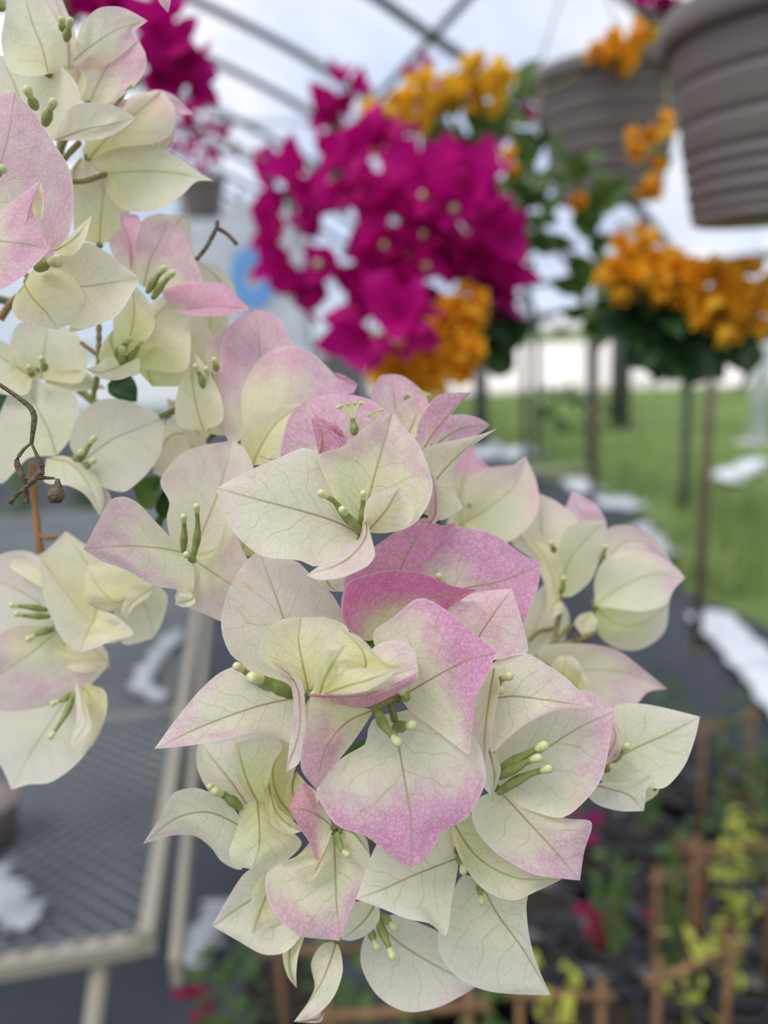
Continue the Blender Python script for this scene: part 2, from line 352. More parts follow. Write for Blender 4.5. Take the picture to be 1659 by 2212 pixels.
def fill(root, name, key, blobs, n, sc=(.85, 1.2), spread=.7):
    """blobs: (x, y, r px, depth m) – n children spread on the camera-independent shells of the blobs"""
    ar = np.array([b[2]**2 for b in blobs], float); ar /= ar.sum(); cnt = np.maximum(1, np.round(ar*n)).astype(int)
    for (x, y, r, dp), c in zip(blobs, cnt):
        ctr = at(x, y, dp); R_ = r*dp/F_
        for i in range(c):
            ph = i*2.399963+x; zz = 1-2*(i+.5)/c; q = math.sqrt(max(0, 1-zz*zz))
            dv = np.array([q*math.cos(ph), q*math.sin(ph), zz]); dv[1] -= .0
            rr = R_*(.55+.45*random.random()) if c > 3 else R_*.5*random.random()
            child(root, name, key, ctr+dv*rr, look_rot(dv*.8+np.array([0, -.7, .1]), spread), random.uniform(*sc))
# ------------------------------------------------------------------ background things
UPV = np.array([0, 0, 1.])
def ribbed_pot(name, label, top, rt, rb_, h, rings, group=None, wires=(), mat='pot'):
    root = empty(name, (top[0], top[1], top[2]-h)); tag(root, label, 'flower pot', group)
    z0 = -h; pf = [(0, z0), (rb_*.93, z0), (rb_, z0+.004)]
    n = 60
    for i in range(n+1):
        t = i/n; z = z0+.004+(h-.03)*t; r = rb_+(rt*.955-rb_)*t; g = 0
        for q in rings:
            g += .0045*math.exp(-((t-q)/.014)**2)
        pf.append((r-g, z))
    pf += [(rt*.955, -.030), (rt*1.02, -.028), (rt*1.05, -.018), (rt*1.05, -.002), (rt*1.03, .003), (rt*.97, .001), (rt*.93, -.01), (rt*.90, -.03)]
    b = MB(); b.lathe(top, pf, 64); b.build('pot_wall', M[mat], root)
    b = MB(); b.lathe(top, [(0, -.03), (rt*.5, -.022), (rt*.91, -.032)], 32); b.build('soil', M['soil'], root)
    for (ang, px, py, pz) in wires:
        p0 = np.array(top)+np.array([rt*math.cos(ang), rt*math.sin(ang), -.01])
        b = MB(); b.tube([p0, p0*.5+np.array([px, py, pz])*.5, (px, py, pz)], .0025, 6); b.build('hanger_wire', M['wire'], root)
    return root
# near pot: cut by the right edge
c = at(1722, 22, .80)
ribbed_pot('hanging_pot', 'large taupe ribbed hanging pot, the nearest one, cut off at top right', c, .129, .095, .205, (.77, .55, .37, .28, .205, .105, .03), 'taupe hanging pots', [(a, c[0], c[1], c[2]+.45) for a in (0.6, 2.7, 4.8)])
c = at(1318, 158, 1.50)
hk = at(1262, -160, 1.50)
ribbed_pot('hanging_pot', 'taupe hanging pot with a pale rim, behind the nearest pot, orange sprays spilling from it', c, .150, .102, .235, (.18, .34, .5, .68, .84), 'taupe hanging pots', [(a, hk[0], hk[1], hk[2]) for a in (2.9, 0.9, 5.0)])
c = at(432, 388, 3.2)
ribbed_pot('hanging_pot', 'small distant dark pot hanging behind the white bracts at upper left', c, .10, .075, .145, (.3, .6), 'taupe hanging pots', [(a, c[0], c[1], c[2]+.5) for a in (0, 2.1, 4.2)])

def plant(name, label, cat, centre, group=None):
    r = empty(name, centre); tag(r, label, cat, group); return r
def vine(root, pts, rad=.0025, mat='stem', name='stem'):
    b = MB(); P3 = cr([at(*p) for p in pts], 24); b.tube(P3, np.linspace(rad, rad*.5, 24), 6); return b.build(name, M[mat], root)
# magenta mass in the middle
mg = plant('magenta_bougainvillea', 'big cluster of magenta bougainvillea in the middle, in front of the orange sprays', 'bougainvillea', at(850, 420, 1.0))
mb = [(690, 385, 72, 1.0), (650, 480, 68, 1.0), (632, 590, 48, 1.0), (632, 640, 42, 1.0), (880, 390, 75, 1.05), (960, 440, 110, .98), (870, 500, 75, .98), (1020, 500, 85, .97), (1075, 560, 52, .98), (1085, 620, 45, .98), (1000, 590, 45, .98), (800, 610, 80, 1.0), (870, 590, 70, 1.0), (785, 695, 62, .90), (868, 690, 55, .88), (760, 310, 50, 1.08), (840, 320, 45, 1.1), (780, 400, 45, 1.0), (960, 310, 40, 1.12), (1060, 430, 40, 1.0), (735, 430, 35, 1.02), (830, 265, 25, 1.1), (560, 380, 28, 1.15), (1110, 660, 22, 1.0)]
fill(mg, 'flower', 'mag', mb, 88, (.95, 1.32)); fill(mg, 'flower', 'mag_star', [(680, 455, 14, .93), (950, 430, 40, .9), (1020, 530, 16, .92), (880, 560, 50, .95), (720, 570, 30, .95)], 9, (.8, 1.0), .3)
fill(mg, 'leaf', 'leafd', [(880, 540, 60, 1.04), (760, 520, 35, 1.06), (960, 580, 50, 1.06), (700, 420, 60, 1.06), (620, 400, 50, 1.1)], 26, (.5, .8))
vine(mg, [(1010, 600, 1.08), (900, 480, 1.08), (700, 380, 1.05), (540, 330, 1.1), (440, 250, 1.15)])
vine(mg, [(900, 480, 1.08), (820, 620, 1.03), (800, 740, 1.0)]); vine(mg, [(700, 380, 1.05), (640, 500, 1.02), (610, 650, 1.0)])
# small magenta plants
for name_lab, blobs, n, key, lv in (
    ('magenta bougainvillea spray at upper left, behind the white bracts', [(345, 70, 55, .75), (370, 130, 48, .75), (345, 170, 35, .75), (410, 185, 22, .78)], 16, 'mag', [(310, 195, 20, .78), (300, 50, 20, .8)]),
    ('thin magenta sprig hanging over the distant dark pot', [(430, 250, 30, 1.4), (395, 285, 28, 1.4), (435, 330, 25, 1.4), (470, 290, 20, 1.4)], 16, 'mag_s', [(440, 300, 70, 1.45), (520, 320, 50, 1.45), (590, 345, 40, 1.45), (520, 420, 45, 1.45)]),
    ('small crimson sprig sticking up above the magenta cluster', [(745, 200, 26, 1.2), (735, 235, 22, 1.2), (705, 255, 20, 1.2), (700, 215, 14, 1.2)], 10, 'mag', [(740, 290, 20, 1.2)]),
    ('pink magenta sprig behind the upper orange spray', [(910, 170, 35, 1.6), (1010, 210, 25, 1.6), (1080, 270, 30, 1.6), (1130, 260, 25, 1.6), (1060, 300, 30, 1.5)], 16, 'mag', [(1070, 240, 30, 1.6)]),
    ('magenta bracts at the very top, above the nearest pot', [(1410, -5, 22, 1.0), (1440, 0, 14, 1.0)], 7, 'mag_s', [(1450, 30, 18, 1.0)]),
    ('dark magenta bracts at the top edge behind the first white spray', [(170, -2, 24, .8), (235, 2, 26, .8), (275, 5, 20, .8)], 9, 'mag', [(150, 30, 18, .85)])):
    c = blobs[0]; r = plant('magenta_bougainvillea', name_lab, 'bougainvillea', at(*[c[0], c[1], c[3]]))
    fill(r, 'flower', key, blobs, n, (.62, .9) if key == 'mag' else (.8, 1.15)); fill(r, 'leaf', 'leafs', lv, 12, (.5, .9))
    vine(r, [(b_[0], b_[1], b_[3]+.01) for b_ in blobs])
# orange / yellow plants
for lab, blobs, n, key, leaves, nl, lk, stems in (
    ('bright yellow bougainvillea spray arching above the magenta cluster', [(820, 270, 34, 1.15), (870, 240, 38, 1.15), (905, 205, 42, 1.15), (950, 205, 35, 1.15), (900, 270, 24, 1.15), (1045, 165, 42, 1.15), (1010, 190, 35, 1.15), (1075, 175, 30, 1.15), (1045, 205, 30, 1.15)], 60, 'yel',
     [(1000, 260, 50, 1.18), (940, 270, 30, 1.18), (1030, 290, 35, 1.18), (1120, 210, 42, 1.2)], 26, 'leaf', [[(1250, 160, 1.3), (1120, 220, 1.2), (1000, 230, 1.17), (830, 280, 1.15)]]),
    ('orange flower spray and leaves on top of the pale rimmed hanging pot', [(1300, 112, 30, 1.35), (1340, 118, 28, 1.35), (1368, 80, 30, 1.35), (1355, 130, 18, 1.35)], 24, 'org',
     [(1420, 120, 40, 1.4), (1390, 130, 25, 1.4), (1440, 80, 35, 1.45), (1460, 150, 20, 1.4)], 22, 'leaf', [[(1420, 160, 1.5), (1390, 120, 1.4), (1320, 115, 1.35)]]),
    ('thin string of orange flowers trailing down the pale rimmed pot', [(1430, 268, 18, 1.2), (1385, 310, 30, 1.2), (1358, 325, 16, 1.2), (1412, 360, 17, 1.2), (1402, 412, 26, 1.2)], 12, 'org',
     [(1425, 330, 15, 1.22)], 5, 'leafs', [[(1440, 150, 1.4), (1440, 265, 1.2), (1400, 330, 1.2), (1402, 420, 1.2)]]),
    ('green leafy shoots with two single orange flowers below the pale rimmed pot', [(1102, 352, 12, 1.1), (1243, 443, 12, 1.1)], 4, 'org',
     [(1150, 300, 45, 1.15), (1125, 420, 40, 1.15), (1165, 500, 48, 1.15), (1130, 560, 35, 1.15), (1290, 430, 42, 1.1), (1285, 510, 32, 1.1), (1275, 590, 38, 1.1), (1290, 660, 45, 1.1), (1255, 370, 26, 1.12), (1240, 490, 20, 1.1), (1170, 400, 40, 1.15)], 96, 'leaf',
     [[(1170, 180, 1.4), (1150, 350, 1.15), (1160, 520, 1.15)], [(1250, 360, 1.12), (1285, 500, 1.1), (1290, 690, 1.1)], [(1110, 250, 1.15), (1100, 350, 1.1)]]),
    ('orange bougainvillea cluster hanging below the magenta cluster', [(1000, 665, 38, 0.95), (970, 700, 46, 0.95), (950, 755, 52, 0.95), (895, 785, 40, 0.95), (990, 780, 35, 0.95), (850, 800, 28, 0.95), (930, 805, 30, 0.95), (825, 822, 12, 0.95)], 70, 'org',
     [(1060, 700, 42, 1.0), (1040, 740, 35, 1.0), (1010, 720, 30, 1.0), (1080, 660, 25, 1.0)], 30, 'leafd', [[(1130, 640, 1.05), (1050, 690, 1.0), (960, 740, 0.96), (860, 800, 0.95)]]),
    ('large orange bougainvillea head over dark leaves at right', [(1370, 540, 42, .95), (1350, 595, 42, .95), (1330, 590, 24, .95), (1455, 610, 52, .93), (1520, 630, 62, .92), (1590, 630, 58, .92), (1620, 680, 44, .92), (1550, 680, 45, .92), (1440, 580, 28, .95), (1400, 630, 22, .96), (1570, 590, 30, .94)], 96, 'org',
     [(1400, 680, 50, .98), (1460, 710, 62, .97), (1530, 730, 45, .97), (1380, 720, 30, .99), (1480, 760, 28, .97), (1600, 740, 30, 1.0), (1340, 640, 24, 1.0)], 98, 'leafd',
     [[(1659, 720, 1.1), (1560, 720, .98), (1450, 660, .96), (1370, 540, .97)]])):
    c = blobs[0]; r = plant('orange_bougainvillea' if key == 'org' else 'yellow_bougainvillea', lab, 'bougainvillea', at(c[0], c[1], c[3]))
    fill(r, 'flower', key, blobs, n, (.75, 1.2)); fill(r, 'leaf', lk, leaves, nl, (.8, 1.25) if n < 10 else (.95, 1.5), .9)
    for st in stems: vine(r, st)

# posts and rods
def post(label, top, base, rad, m='steel', name='support_post', cat='post', cap=None):
    t_, b_ = np.array(top, float), np.array(base, float)
    b = MB(); b.tube([b_, b_*.5+t_*.5, t_], rad, 12)
    b.lathe(b_, [(rad, .001), (rad*2.2, .001), (rad*2.2, .006), (rad, .007)], 16)
    o = b.build(name, M[m]); tag(o, label, cat); return o
p = onz(1505, 1405, 0); post('brown weathered pipe rising from the white sheet to the orange flower head', p+UPV*1.62, p, .021, 'rust')
p = onz(1281, 1085, 0); post('thin brownish pipe standing at the lawn edge, middle one', p+UPV*1.95, p, .030, 'rust')
p = onz(1134, 995, 0); post('thin pale pipe left of the middle pipe, running up to the hanging leaves', p+UPV*1.68, p, .030, 'steel')
p = onz(1040, 985, 0); post('dark grey wall post at the far left end of the open lawn side', p+UPV*1.9, p, .075, 'steel')
p = onz(1338, 925, 0); post('grey wooden utility pole standing out on the lawn', p+UPV*2.5, p, .13, 'steel', 'utility_pole', 'pole')
p = onz(1636, 955, 0); post('white painted post at the right edge on the lawn', p+UPV*2.2, p, .10, 'white_plastic')
p = onz(1655, 950, 0)
# white sheet rolled along the tunnel side
def crumple(name, label, pts, rad, mat='scrap', cat='plastic sheet', n=60, flat=.45, jag=1.):
    P3 = cr(pts, n); b = MB(); V = []; k = 14
    for i in range(n):
        t = P3[min(i+1, n-1)]-P3[max(i-1, 0)]; t /= np.linalg.norm(t); sd = np.cross(t, UPV)
        r0 = rad*(.9+jag*(.35*math.sin(i*1.7)+.25*random.random()-.15))*(.3 if i in (0, n-1) else 1)
        for j in range(k):
            a = 2*math.pi*j/k; r = r0*(1+jag*(.22*math.sin(3*a+i*.9)+.12*random.random()))
            V.append(P3[i]+sd*math.cos(a)*r+UPV*max(-P3[i][2]+.002, (math.sin(a)*r*flat)))
    b.add(V, [(i*k+j, i*k+(j+1) % k, (i+1)*k+(j+1) % k, (i+1)*k+j) for i in range(n-1) for j in range(k)])
    o = b.build(name, M[mat]); tag(o, label, cat); return o
g = lambda x, y: onz(x, y, .03)
crumple('plastic_sheet', 'wide bright white plastic sheet lying along the ground at right edge', [g(1750, 1570), g(1660, 1460), g(1600, 1395), g(1520, 1318)], .115, 'white_plastic', n=26, flat=.12, jag=.22)
for q, lab in (([(1440, 1200), (1405, 1165), (1380, 1140)], 'white plastic lump right of the pink tipped bracts, by the lawn'), ([(1375, 1100), (1330, 1085), (1290, 1090)], 'long white plastic heap on the lawn edge above the pink tipped bracts'),
               ([(1275, 1065), (1250, 1045), (1225, 1050)], 'small white plastic heap beside the middle pipe'), ([(1150, 985), (1125, 975), (1100, 990)], 'pale plastic heap beside the thin pale pipe'), ([(1070, 965), (1050, 970), (1040, 990)], 'white plastic heap at the foot of the dark grey post'),
               ([(1640, 1000), (1600, 1020), (1560, 1040)], 'pale plastic heap under the white post at right'), ([(1390, 1320), (1370, 1330), (1350, 1345)], 'small white plastic scrap beside the big white sheet')):
    crumple('plastic_heap', lab, [g(*p_) for p_ in q], .055*np.linalg.norm(onz(*q[0], 0)-CAM)/3.8, mat='white_plastic', n=14)
b = MB(); p0, p1 = onz(1060, 1022, .1), onz(1275, 1012, .1); b.tube([p0, p1], .03, 10)
for q in (p0, p1): b.tube([q, q*[1, 1, 0]], .03, 8)
tag(b.build('irrigation_pipe', M['bench_frame']), 'grey pipe lying low across the lawn edge behind the cream bracts', 'pipe')
# grass tufts
V = []; Fc = []
for i in range(9000):
    y = 3.2+random.random()**1.5*11; x0 = 2.6 if y < 4.5 else 3.5
    p = tp(y, x0+random.random()**1.3*6, 0); h = random.uniform(.06, .22); a = random.uniform(0, 6.3); w = .006
    dx, dy = math.cos(a), math.sin(a); k = len(V); ln = random.uniform(-.07, .07)
    V += [p+[dx*w, dy*w, 0], p-[dx*w, dy*w, 0], p+[ln, ln*.5, h]]; Fc.append((k, k+1, k+2))
o = mesh('grass_tufts', V, Fc, M['blade'], smooth=False); tag(o, 'bright green lawn grass outside the tunnel beyond the white sheet', 'grass', kind='stuff')
r = plant('weed_clump', 'dark green weedy clump on the lawn near the road, between two thin pipes', 'weeds', onz(1205, 940, 0))
for i in range(60):
    p = onz(1205, 930, 0)+np.array([random.gauss(0, .25), random.gauss(0, .2), 0]); p[2] = random.uniform(.05, .55)
    child(r, 'leaf', 'leafd', p, None, 3.2)
# cars beyond the road
def car(label, pos, col, yaw, L=4.4):
    root = empty('car', pos); tag(root, label, 'car')
    ax = np.array([math.cos(yaw), math.sin(yaw), 0]); ay = np.array([-math.sin(yaw), math.cos(yaw), 0]); p = np.array(pos)
    prof_ = [(-.5, .28), (-.5, .62), (-.46, .85), (-.28, .92), (-.18, 1.42), (.12, 1.46), (.27, .98), (.46, .86), (.5, .6), (.5, .28)]
    b = MB(); V = [p+ax*x*L+ay*sgn*.85*(.86 if z > 1.2 else 1)+UPV*z for sgn in (-1, 1) for x, z in prof_]; n = len(prof_)
    b.add(V, [tuple(range(n))[::-1], tuple(range(n, 2*n))]+[(i, (i+1) % n, n+(i+1) % n, n+i) for i in range(n)]); b.build('car_body', M[col], root, False)
    for sgn in (-1, 1):
        b = MB(); V = [p+ax*x*L+ay*sgn*(.80 if z > 1.2 else .865)+UPV*z for x, z in ((-.25, .98), (-.16, 1.36), (.11, 1.39), (.23, 1.0))]; b.add(V, [(0, 1, 2, 3)]); b.build('side_window', M['glass'], root, False)
        for x in (-.32, .32):
            b = MB(); q = p+ax*x*L+ay*sgn*.8+UPV*.31; b.tube([q-ay*.1, q+ay*.1], .31, 20); b.build('wheel', M['tyre'], root)
pp = onz(1250, 722, 0); car('white car parked beyond the pale road', pp*[1, 1, 0], 'white_paint', .1)
pp = onz(1175, 722, 0); car('dark blue car parked left of the white car', pp*[1, 1, 0], 'navy', .1)
# banner with blue ring inside the tunnel's far end
c = at(545, 600, 6.5); b = MB(); root = empty('banner', (c[0], c[1], 0)); tag(root, 'white hanging banner with a blue ring, left of the magenta cluster', 'banner')
ax_ = np.array([1, 0, 0]); b.box(c+np.array([-.05, .02, .0]), 1.05, .01, 1.2); b.build('banner_sheet', M['white_plastic'], root, False)
b = MB(); V = []; n = 40
for i in range(n):
    a = 2*math.pi*i/n
    for rr in (.075, .22): V.append(c+np.array([rr*math.cos(a)*.85, 0.008, rr*math.sin(a)*1.15]))
V = [v+np.array([0, -.005, 0]) for v in V]
V2 = [v+np.array([0, -.006, 0]) for v in V]
b.add(V+V2, [(2*i, 2*i+1, (2*i+3) % (2*n), (2*i+2) % (2*n)) for i in range(n)]+[(2*n+2*i, 2*n+(2*i+2) % (2*n), 2*n+(2*i+3) % (2*n), 2*n+2*i+1) for i in range(n)])
b.build('blue_ring_mark', M['blue_paint'], root, False)
for sx in (-.55, .45):
    b = MB(); q = c+np.array([sx, .03, 0]); b.tube([(q[0], q[1], 0), (q[0], q[1], c[2]+.62)], .02, 8); b.build('banner_pole', M['steel'], root)

# expanded-metal bench
bench = empty('bench', (-.45, 1.4, 0)); tag(bench, 'long metal greenhouse bench with an expanded metal top at lower left', 'bench')
A = onz(303, 2008, .75); B = onz(420, 1310, .75); ul = (B-A)/np.linalg.norm(B-A); uw = np.array([-ul[1], ul[0], 0]); LL, WW = 2.6, 1.05
def bp(l, w, z=.75): q = A+ul*l+uw*w; q[2] = z; return q
b = MB(); dl, dw = .030, .0160; nl_, nw_ = int(LL/dl), int(WW/dw)
for j in range(nw_):
    for i in range(nl_):
        l0, w0 = i*dl, j*dw; off = 0 if j % 2 == 0 else dl/2
        for sgn in (1, -1):
            p0 = bp(l0+off, w0, .748); p1 = bp(l0+off+sgn*dl/2, w0+dw, .752); t = (p1-p0)/np.linalg.norm(p1-p0); sd_ = np.cross(t, UPV)*.0015
            up_ = np.array([0, 0, .0022])
            b.add([p0+sd_+up_, p0-sd_-up_, p1-sd_-up_, p1+sd_+up_], [(0, 1, 2, 3)])
b.build('mesh_top', M['bench_mesh'], bench, False)
def rail(p0, p1, w=.03, h=.035, name='frame_rail'):
    b = MB(); c_ = (p0+p1)/2; t = p1-p0; l_ = np.linalg.norm(t); t /= l_; b.box(c_, l_, w, h, t, np.cross(UPV, t)); b.build(name, M['bench_frame'], bench, False)
rail(bp(-.02, -.010, .745), bp(LL, -.010, .745), .018); rail(bp(-.05, -.045, .72), bp(LL*.72, -.03, .72), .012, .04, 'angle_rail'); rail(bp(-.02, WW+.01, .745), bp(LL, WW+.01, .745), .018)
for l in (0, .62, 1.25, 1.9, LL): rail(bp(l-.01, 0, .738), bp(l-.01, WW, .738), .024, .02, 'cross_rail')
for (l, w) in ((.0, .05), (1.3, .05), (LL, .05), (0, WW-.05), (1.3, WW-.05), (LL, WW-.05)):
    t_ = bp(l, w, .73); bt = bp(l-.12, w+.16, 0.01); b = MB(); b.tube([bt, t_], .012, 10); b.build('leg', M['bench_frame'], bench)
crumple('plastic_scrap', 'crumpled pale plastic lying across the bench top beside the long rail', [bp(.62, .03, .765), bp(.72, .08, .765), bp(.86, .06, .765), bp(1.0, .02, .765)], .022, n=20)
crumple('plastic_scrap', 'crumpled pale plastic on the bench at the left edge of the picture', [onz(-20, 1890, .765), onz(30, 1960, .765), onz(70, 2000, .765)], .025, n=16)
crumple('plastic_scrap', 'two white plastic lumps on the black ground right of the bench', [onz(480, 1950, .03), onz(455, 2000, .03), onz(430, 2060, .03), onz(410, 2090, .03)], .04, n=20)
c = onz(-12, 1822, .752); b = MB(); b.lathe(c, [(0, .001), (.034, .001), (.045, .07), (.048, .075), (.042, .076), (.038, .06), (0, .06)], 32); tag(b.build('clay_pot', M['pot']), 'small brown pot standing on the bench at the left edge', 'flower pot')

# pots with trellises on the black floor
def nursery_plant(label, x, y, h, width, key, lk, nleaf, nfl, yaw=0., trellis=True, pr=.085, fs=1., skew=0, potonly=False):
    """(x, y): picture point of the middle of the trellis' top bar at height h"""
    t_ = onz(x, y, h); base = np.array([t_[0], t_[1], 0]); root = empty('potted_bougainvillea' if not potonly else 'nursery_pot', base)
    tag(root, label, 'potted plant' if not potonly else 'flower pot', 'potted plants on the black floor')
    b = MB(); b.lathe(base, [(0, .002), (pr*.72, .002), (pr, .165), (pr*1.07, .165), (pr*1.07, .185), (pr*.98, .187), (pr*.95, .16), (0, .155)], 36); b.build('pot_wall', M['black_pot'], root)
    b = MB(); b.lathe(base, [(0, .168), (pr*.5, .166), (pr*.955, .160)], 24); b.build('soil', M['soil'], root)
    if potonly: return
    ax = np.array([math.cos(yaw), math.sin(yaw), skew*.0])
    if trellis:
        for sgn in (-1, 1):
            b = MB(); q = base+ax*sgn*width*.38; b.tube([q*[1, 1, 0]+[0, 0, .10], q+[0, 0, h+.03]], .006, 6); b.build('trellis_upright', M['wood'], root)
        for zz in (h,):
            b = MB(); q = base+np.array([0, 0, zz]); w2 = width*(.5 if zz == h else .46); b.tube([q-ax*w2-[0, 0, skew*w2], q+ax*w2+[0, 0, skew*w2]], .007, 6); b.build('trellis_bar', M['wood'], root)
    b = MB(); b.tube(cr([base+[0, 0, .15], base+[.01, .01, h*.5], base+[-.01, 0, h*.95]], 10), .004, 6); b.build('stem', M['stem'], root)
    nleaf = min(98, int(nleaf*1.25))
    for i in range(nleaf):
        z = .2+(h-.12)*(i+.5)/nleaf; rr = width*.26*(random.random()**.7); a = random.uniform(0, 6.3)
        child(root, 'leaf', lk, base+np.array([rr*math.cos(a), rr*math.sin(a)*.7, z]), look_rot((math.cos(a)*.5, math.sin(a)*.5, .8), .6), random.uniform(.75, 1.25)*fs)
    for i in range(nfl):
        a = random.uniform(0, 6.3); child(root, 'flower', key, base+np.array([width*.4*math.cos(a), width*.3*math.sin(a), random.uniform(h*.6, h+.02)]), look_rot((0, -.3, 1)), random.uniform(.8, 1.2)*fs)
nursery_plant('lime leaved potted plant on a wooden trellis at bottom right, the nearest in full view', 1500, 2085, .52, .165, 'crim', 'lime', 26, 0, .25, skew=.1)
nursery_plant('lime leaved plant rising at the bottom edge below the lowest white bract', 1210, 2150, .56, .15, 'crim', 'lime', 40, 0, -.1)
nursery_plant('dense yellow green plant on a trellis at the right edge, with red blooms', 1590, 1830, .50, .20, 'crim', 'lime', 60, 5, .0)
nursery_plant('green plant on a trellis left of the dense yellow green one', 1470, 1885, .42, .14, 'crim', 'leafs', 55, 3, .3)
nursery_plant('green plant with a crimson bloom right of the lowest pink bract', 1330, 1915, .36, .13, 'crim', 'leafs', 45, 0, .3, trellis=False)
nursery_plant('short crimson flowering plant between the lowest pink bract and the green plants', 1282, 1945, .30, .055, 'crim', 'leafs', 8, 12, .3, trellis=False)
nursery_plant('green plant on a trellis at right, just below the white sheet', 1575, 1560, .50, .20, 'crim', 'leafs', 60, 0, .35)
nursery_plant('green plant behind the pale bract at right, in the dark row', 1450, 1520, .34, .22, 'crim', 'leafs', 60, 0, .3, trellis=False)
nursery_plant('bushy green plant at the right edge, second row from the sheet', 1650, 1660, .48, .18, 'crim', 'leafs', 40, 0, .0, trellis=False)
nursery_plant('low green plant showing under the curled white bract at right', 1400, 1740, .26, .15, 'crim', 'leafs', 45, 0, .0, trellis=False)
nursery_plant('potted plant with one crimson bloom in the dark row at right', 1470, 1825, .24, .06, 'crim', 'leafs', 6, 3, .0, trellis=False)
nursery_plant('small magenta flowering plant peeping between two pink bracts', 1248, 1752, .30, .09, 'mag_s', 'leafs', 12, 9, .0, trellis=False)
nursery_plant('green trellis plant at the bottom edge left of the hanging white bracts, with crimson blooms', 500, 2130, .42, .26, 'crim', 'leafs', 70, 0, .1, trellis=False)
nursery_plant('crimson flowering plant left of the green trellis plant at the bottom edge', 432, 2110, .40, .09, 'crim', 'leafs', 10, 9, .1, trellis=False)
nursery_plant('green plant on a wooden trellis seen behind the hanging white bracts', 730, 2050, .50, .26, 'crim', 'leafs', 60, 0, .02)
nursery_plant('wooden trellis plant at the bottom edge below the grey white bract', 860, 2185, .56, .26, 'crim', 'leafs', 40, 0, .02)
nursery_plant('low green plant at the bottom edge under the lowest bracts', 1050, 2140, .36, .16, 'crim', 'leafs', 50, 0, .0, trellis=False)
for lab, x, y, r_ in (('empty black pot with a shining rim right of the lowest pink bract', 1370, 1840, .10), ('black pot between the lowest bract and the crimson plant', 1230, 2060, .11), ('black pot with a pale rim at the lower right behind the nearest trellis', 1600, 2090, .09), ('black pot under the pink bract at right', 1330, 1790, .09), ('black pot near the right edge between trellises', 1560, 1700, .10), ('black pot left of the nearest trellis', 1330, 2010, .09), ('black pot under the trellis at the right edge', 1640, 1990, .10), ('black pot behind the lime plant at the bottom edge', 1150, 1960, .10)):
    nursery_plant(lab, x, y, .18, .1, 'crim', 'leafs', 0, 0, pr=r_, potonly=True)

for lab, x, y, r_ in (('black pot tucked directly under the lowest pink bract at right', 1260, 1860, .09), ('black pot in front of the green trellis plant, right of the short crimson plant', 1440, 1960, .09), ('black pot just behind the nearest wooden trellis', 1540, 1930, .09), ('black pot at the bottom edge left of the nearest trellis', 1390, 2180, .10),
                     ('black pot beneath the curled white bract at right', 1480, 1700, .09), ('black pot just behind the dense yellow green plant', 1600, 1780, .08), ('black pot at the bottom edge right of the lime plant', 1270, 2180, .10), ('black pot at the foot of the second row plant by the right edge', 1610, 1650, .09),
                     ('black pot in the row nearest the white sheet', 1500, 1610, .08), ('black pot behind the lowest white bract', 1120, 2080, .09), ('black pot under the wide pale bract at right', 1400, 1640, .09), ('black pot behind the hanging white bracts, left one', 620, 2120, .09), ('black pot under the grey white bract at the bottom', 960, 2090, .09), ('black pot in the bottom right corner', 1620, 2200, .10)):
    nursery_plant(lab, x, y, .18, .1, 'crim', 'leafs', 0, 0, pr=r_, potonly=True)
nursery_plant('dark green leafy plant standing behind the bench at left, under the cream bracts', 200, 1090, .62, .42, 'crim', 'leafd', 70, 0, .0, trellis=False, pr=.13, fs=1.6)
nursery_plant('leafy green plant at the far end of the bench, at the left edge', 40, 1010, .75, .5, 'crim', 'leaf', 60, 0, .0, trellis=False, pr=.13, fs=1.6)
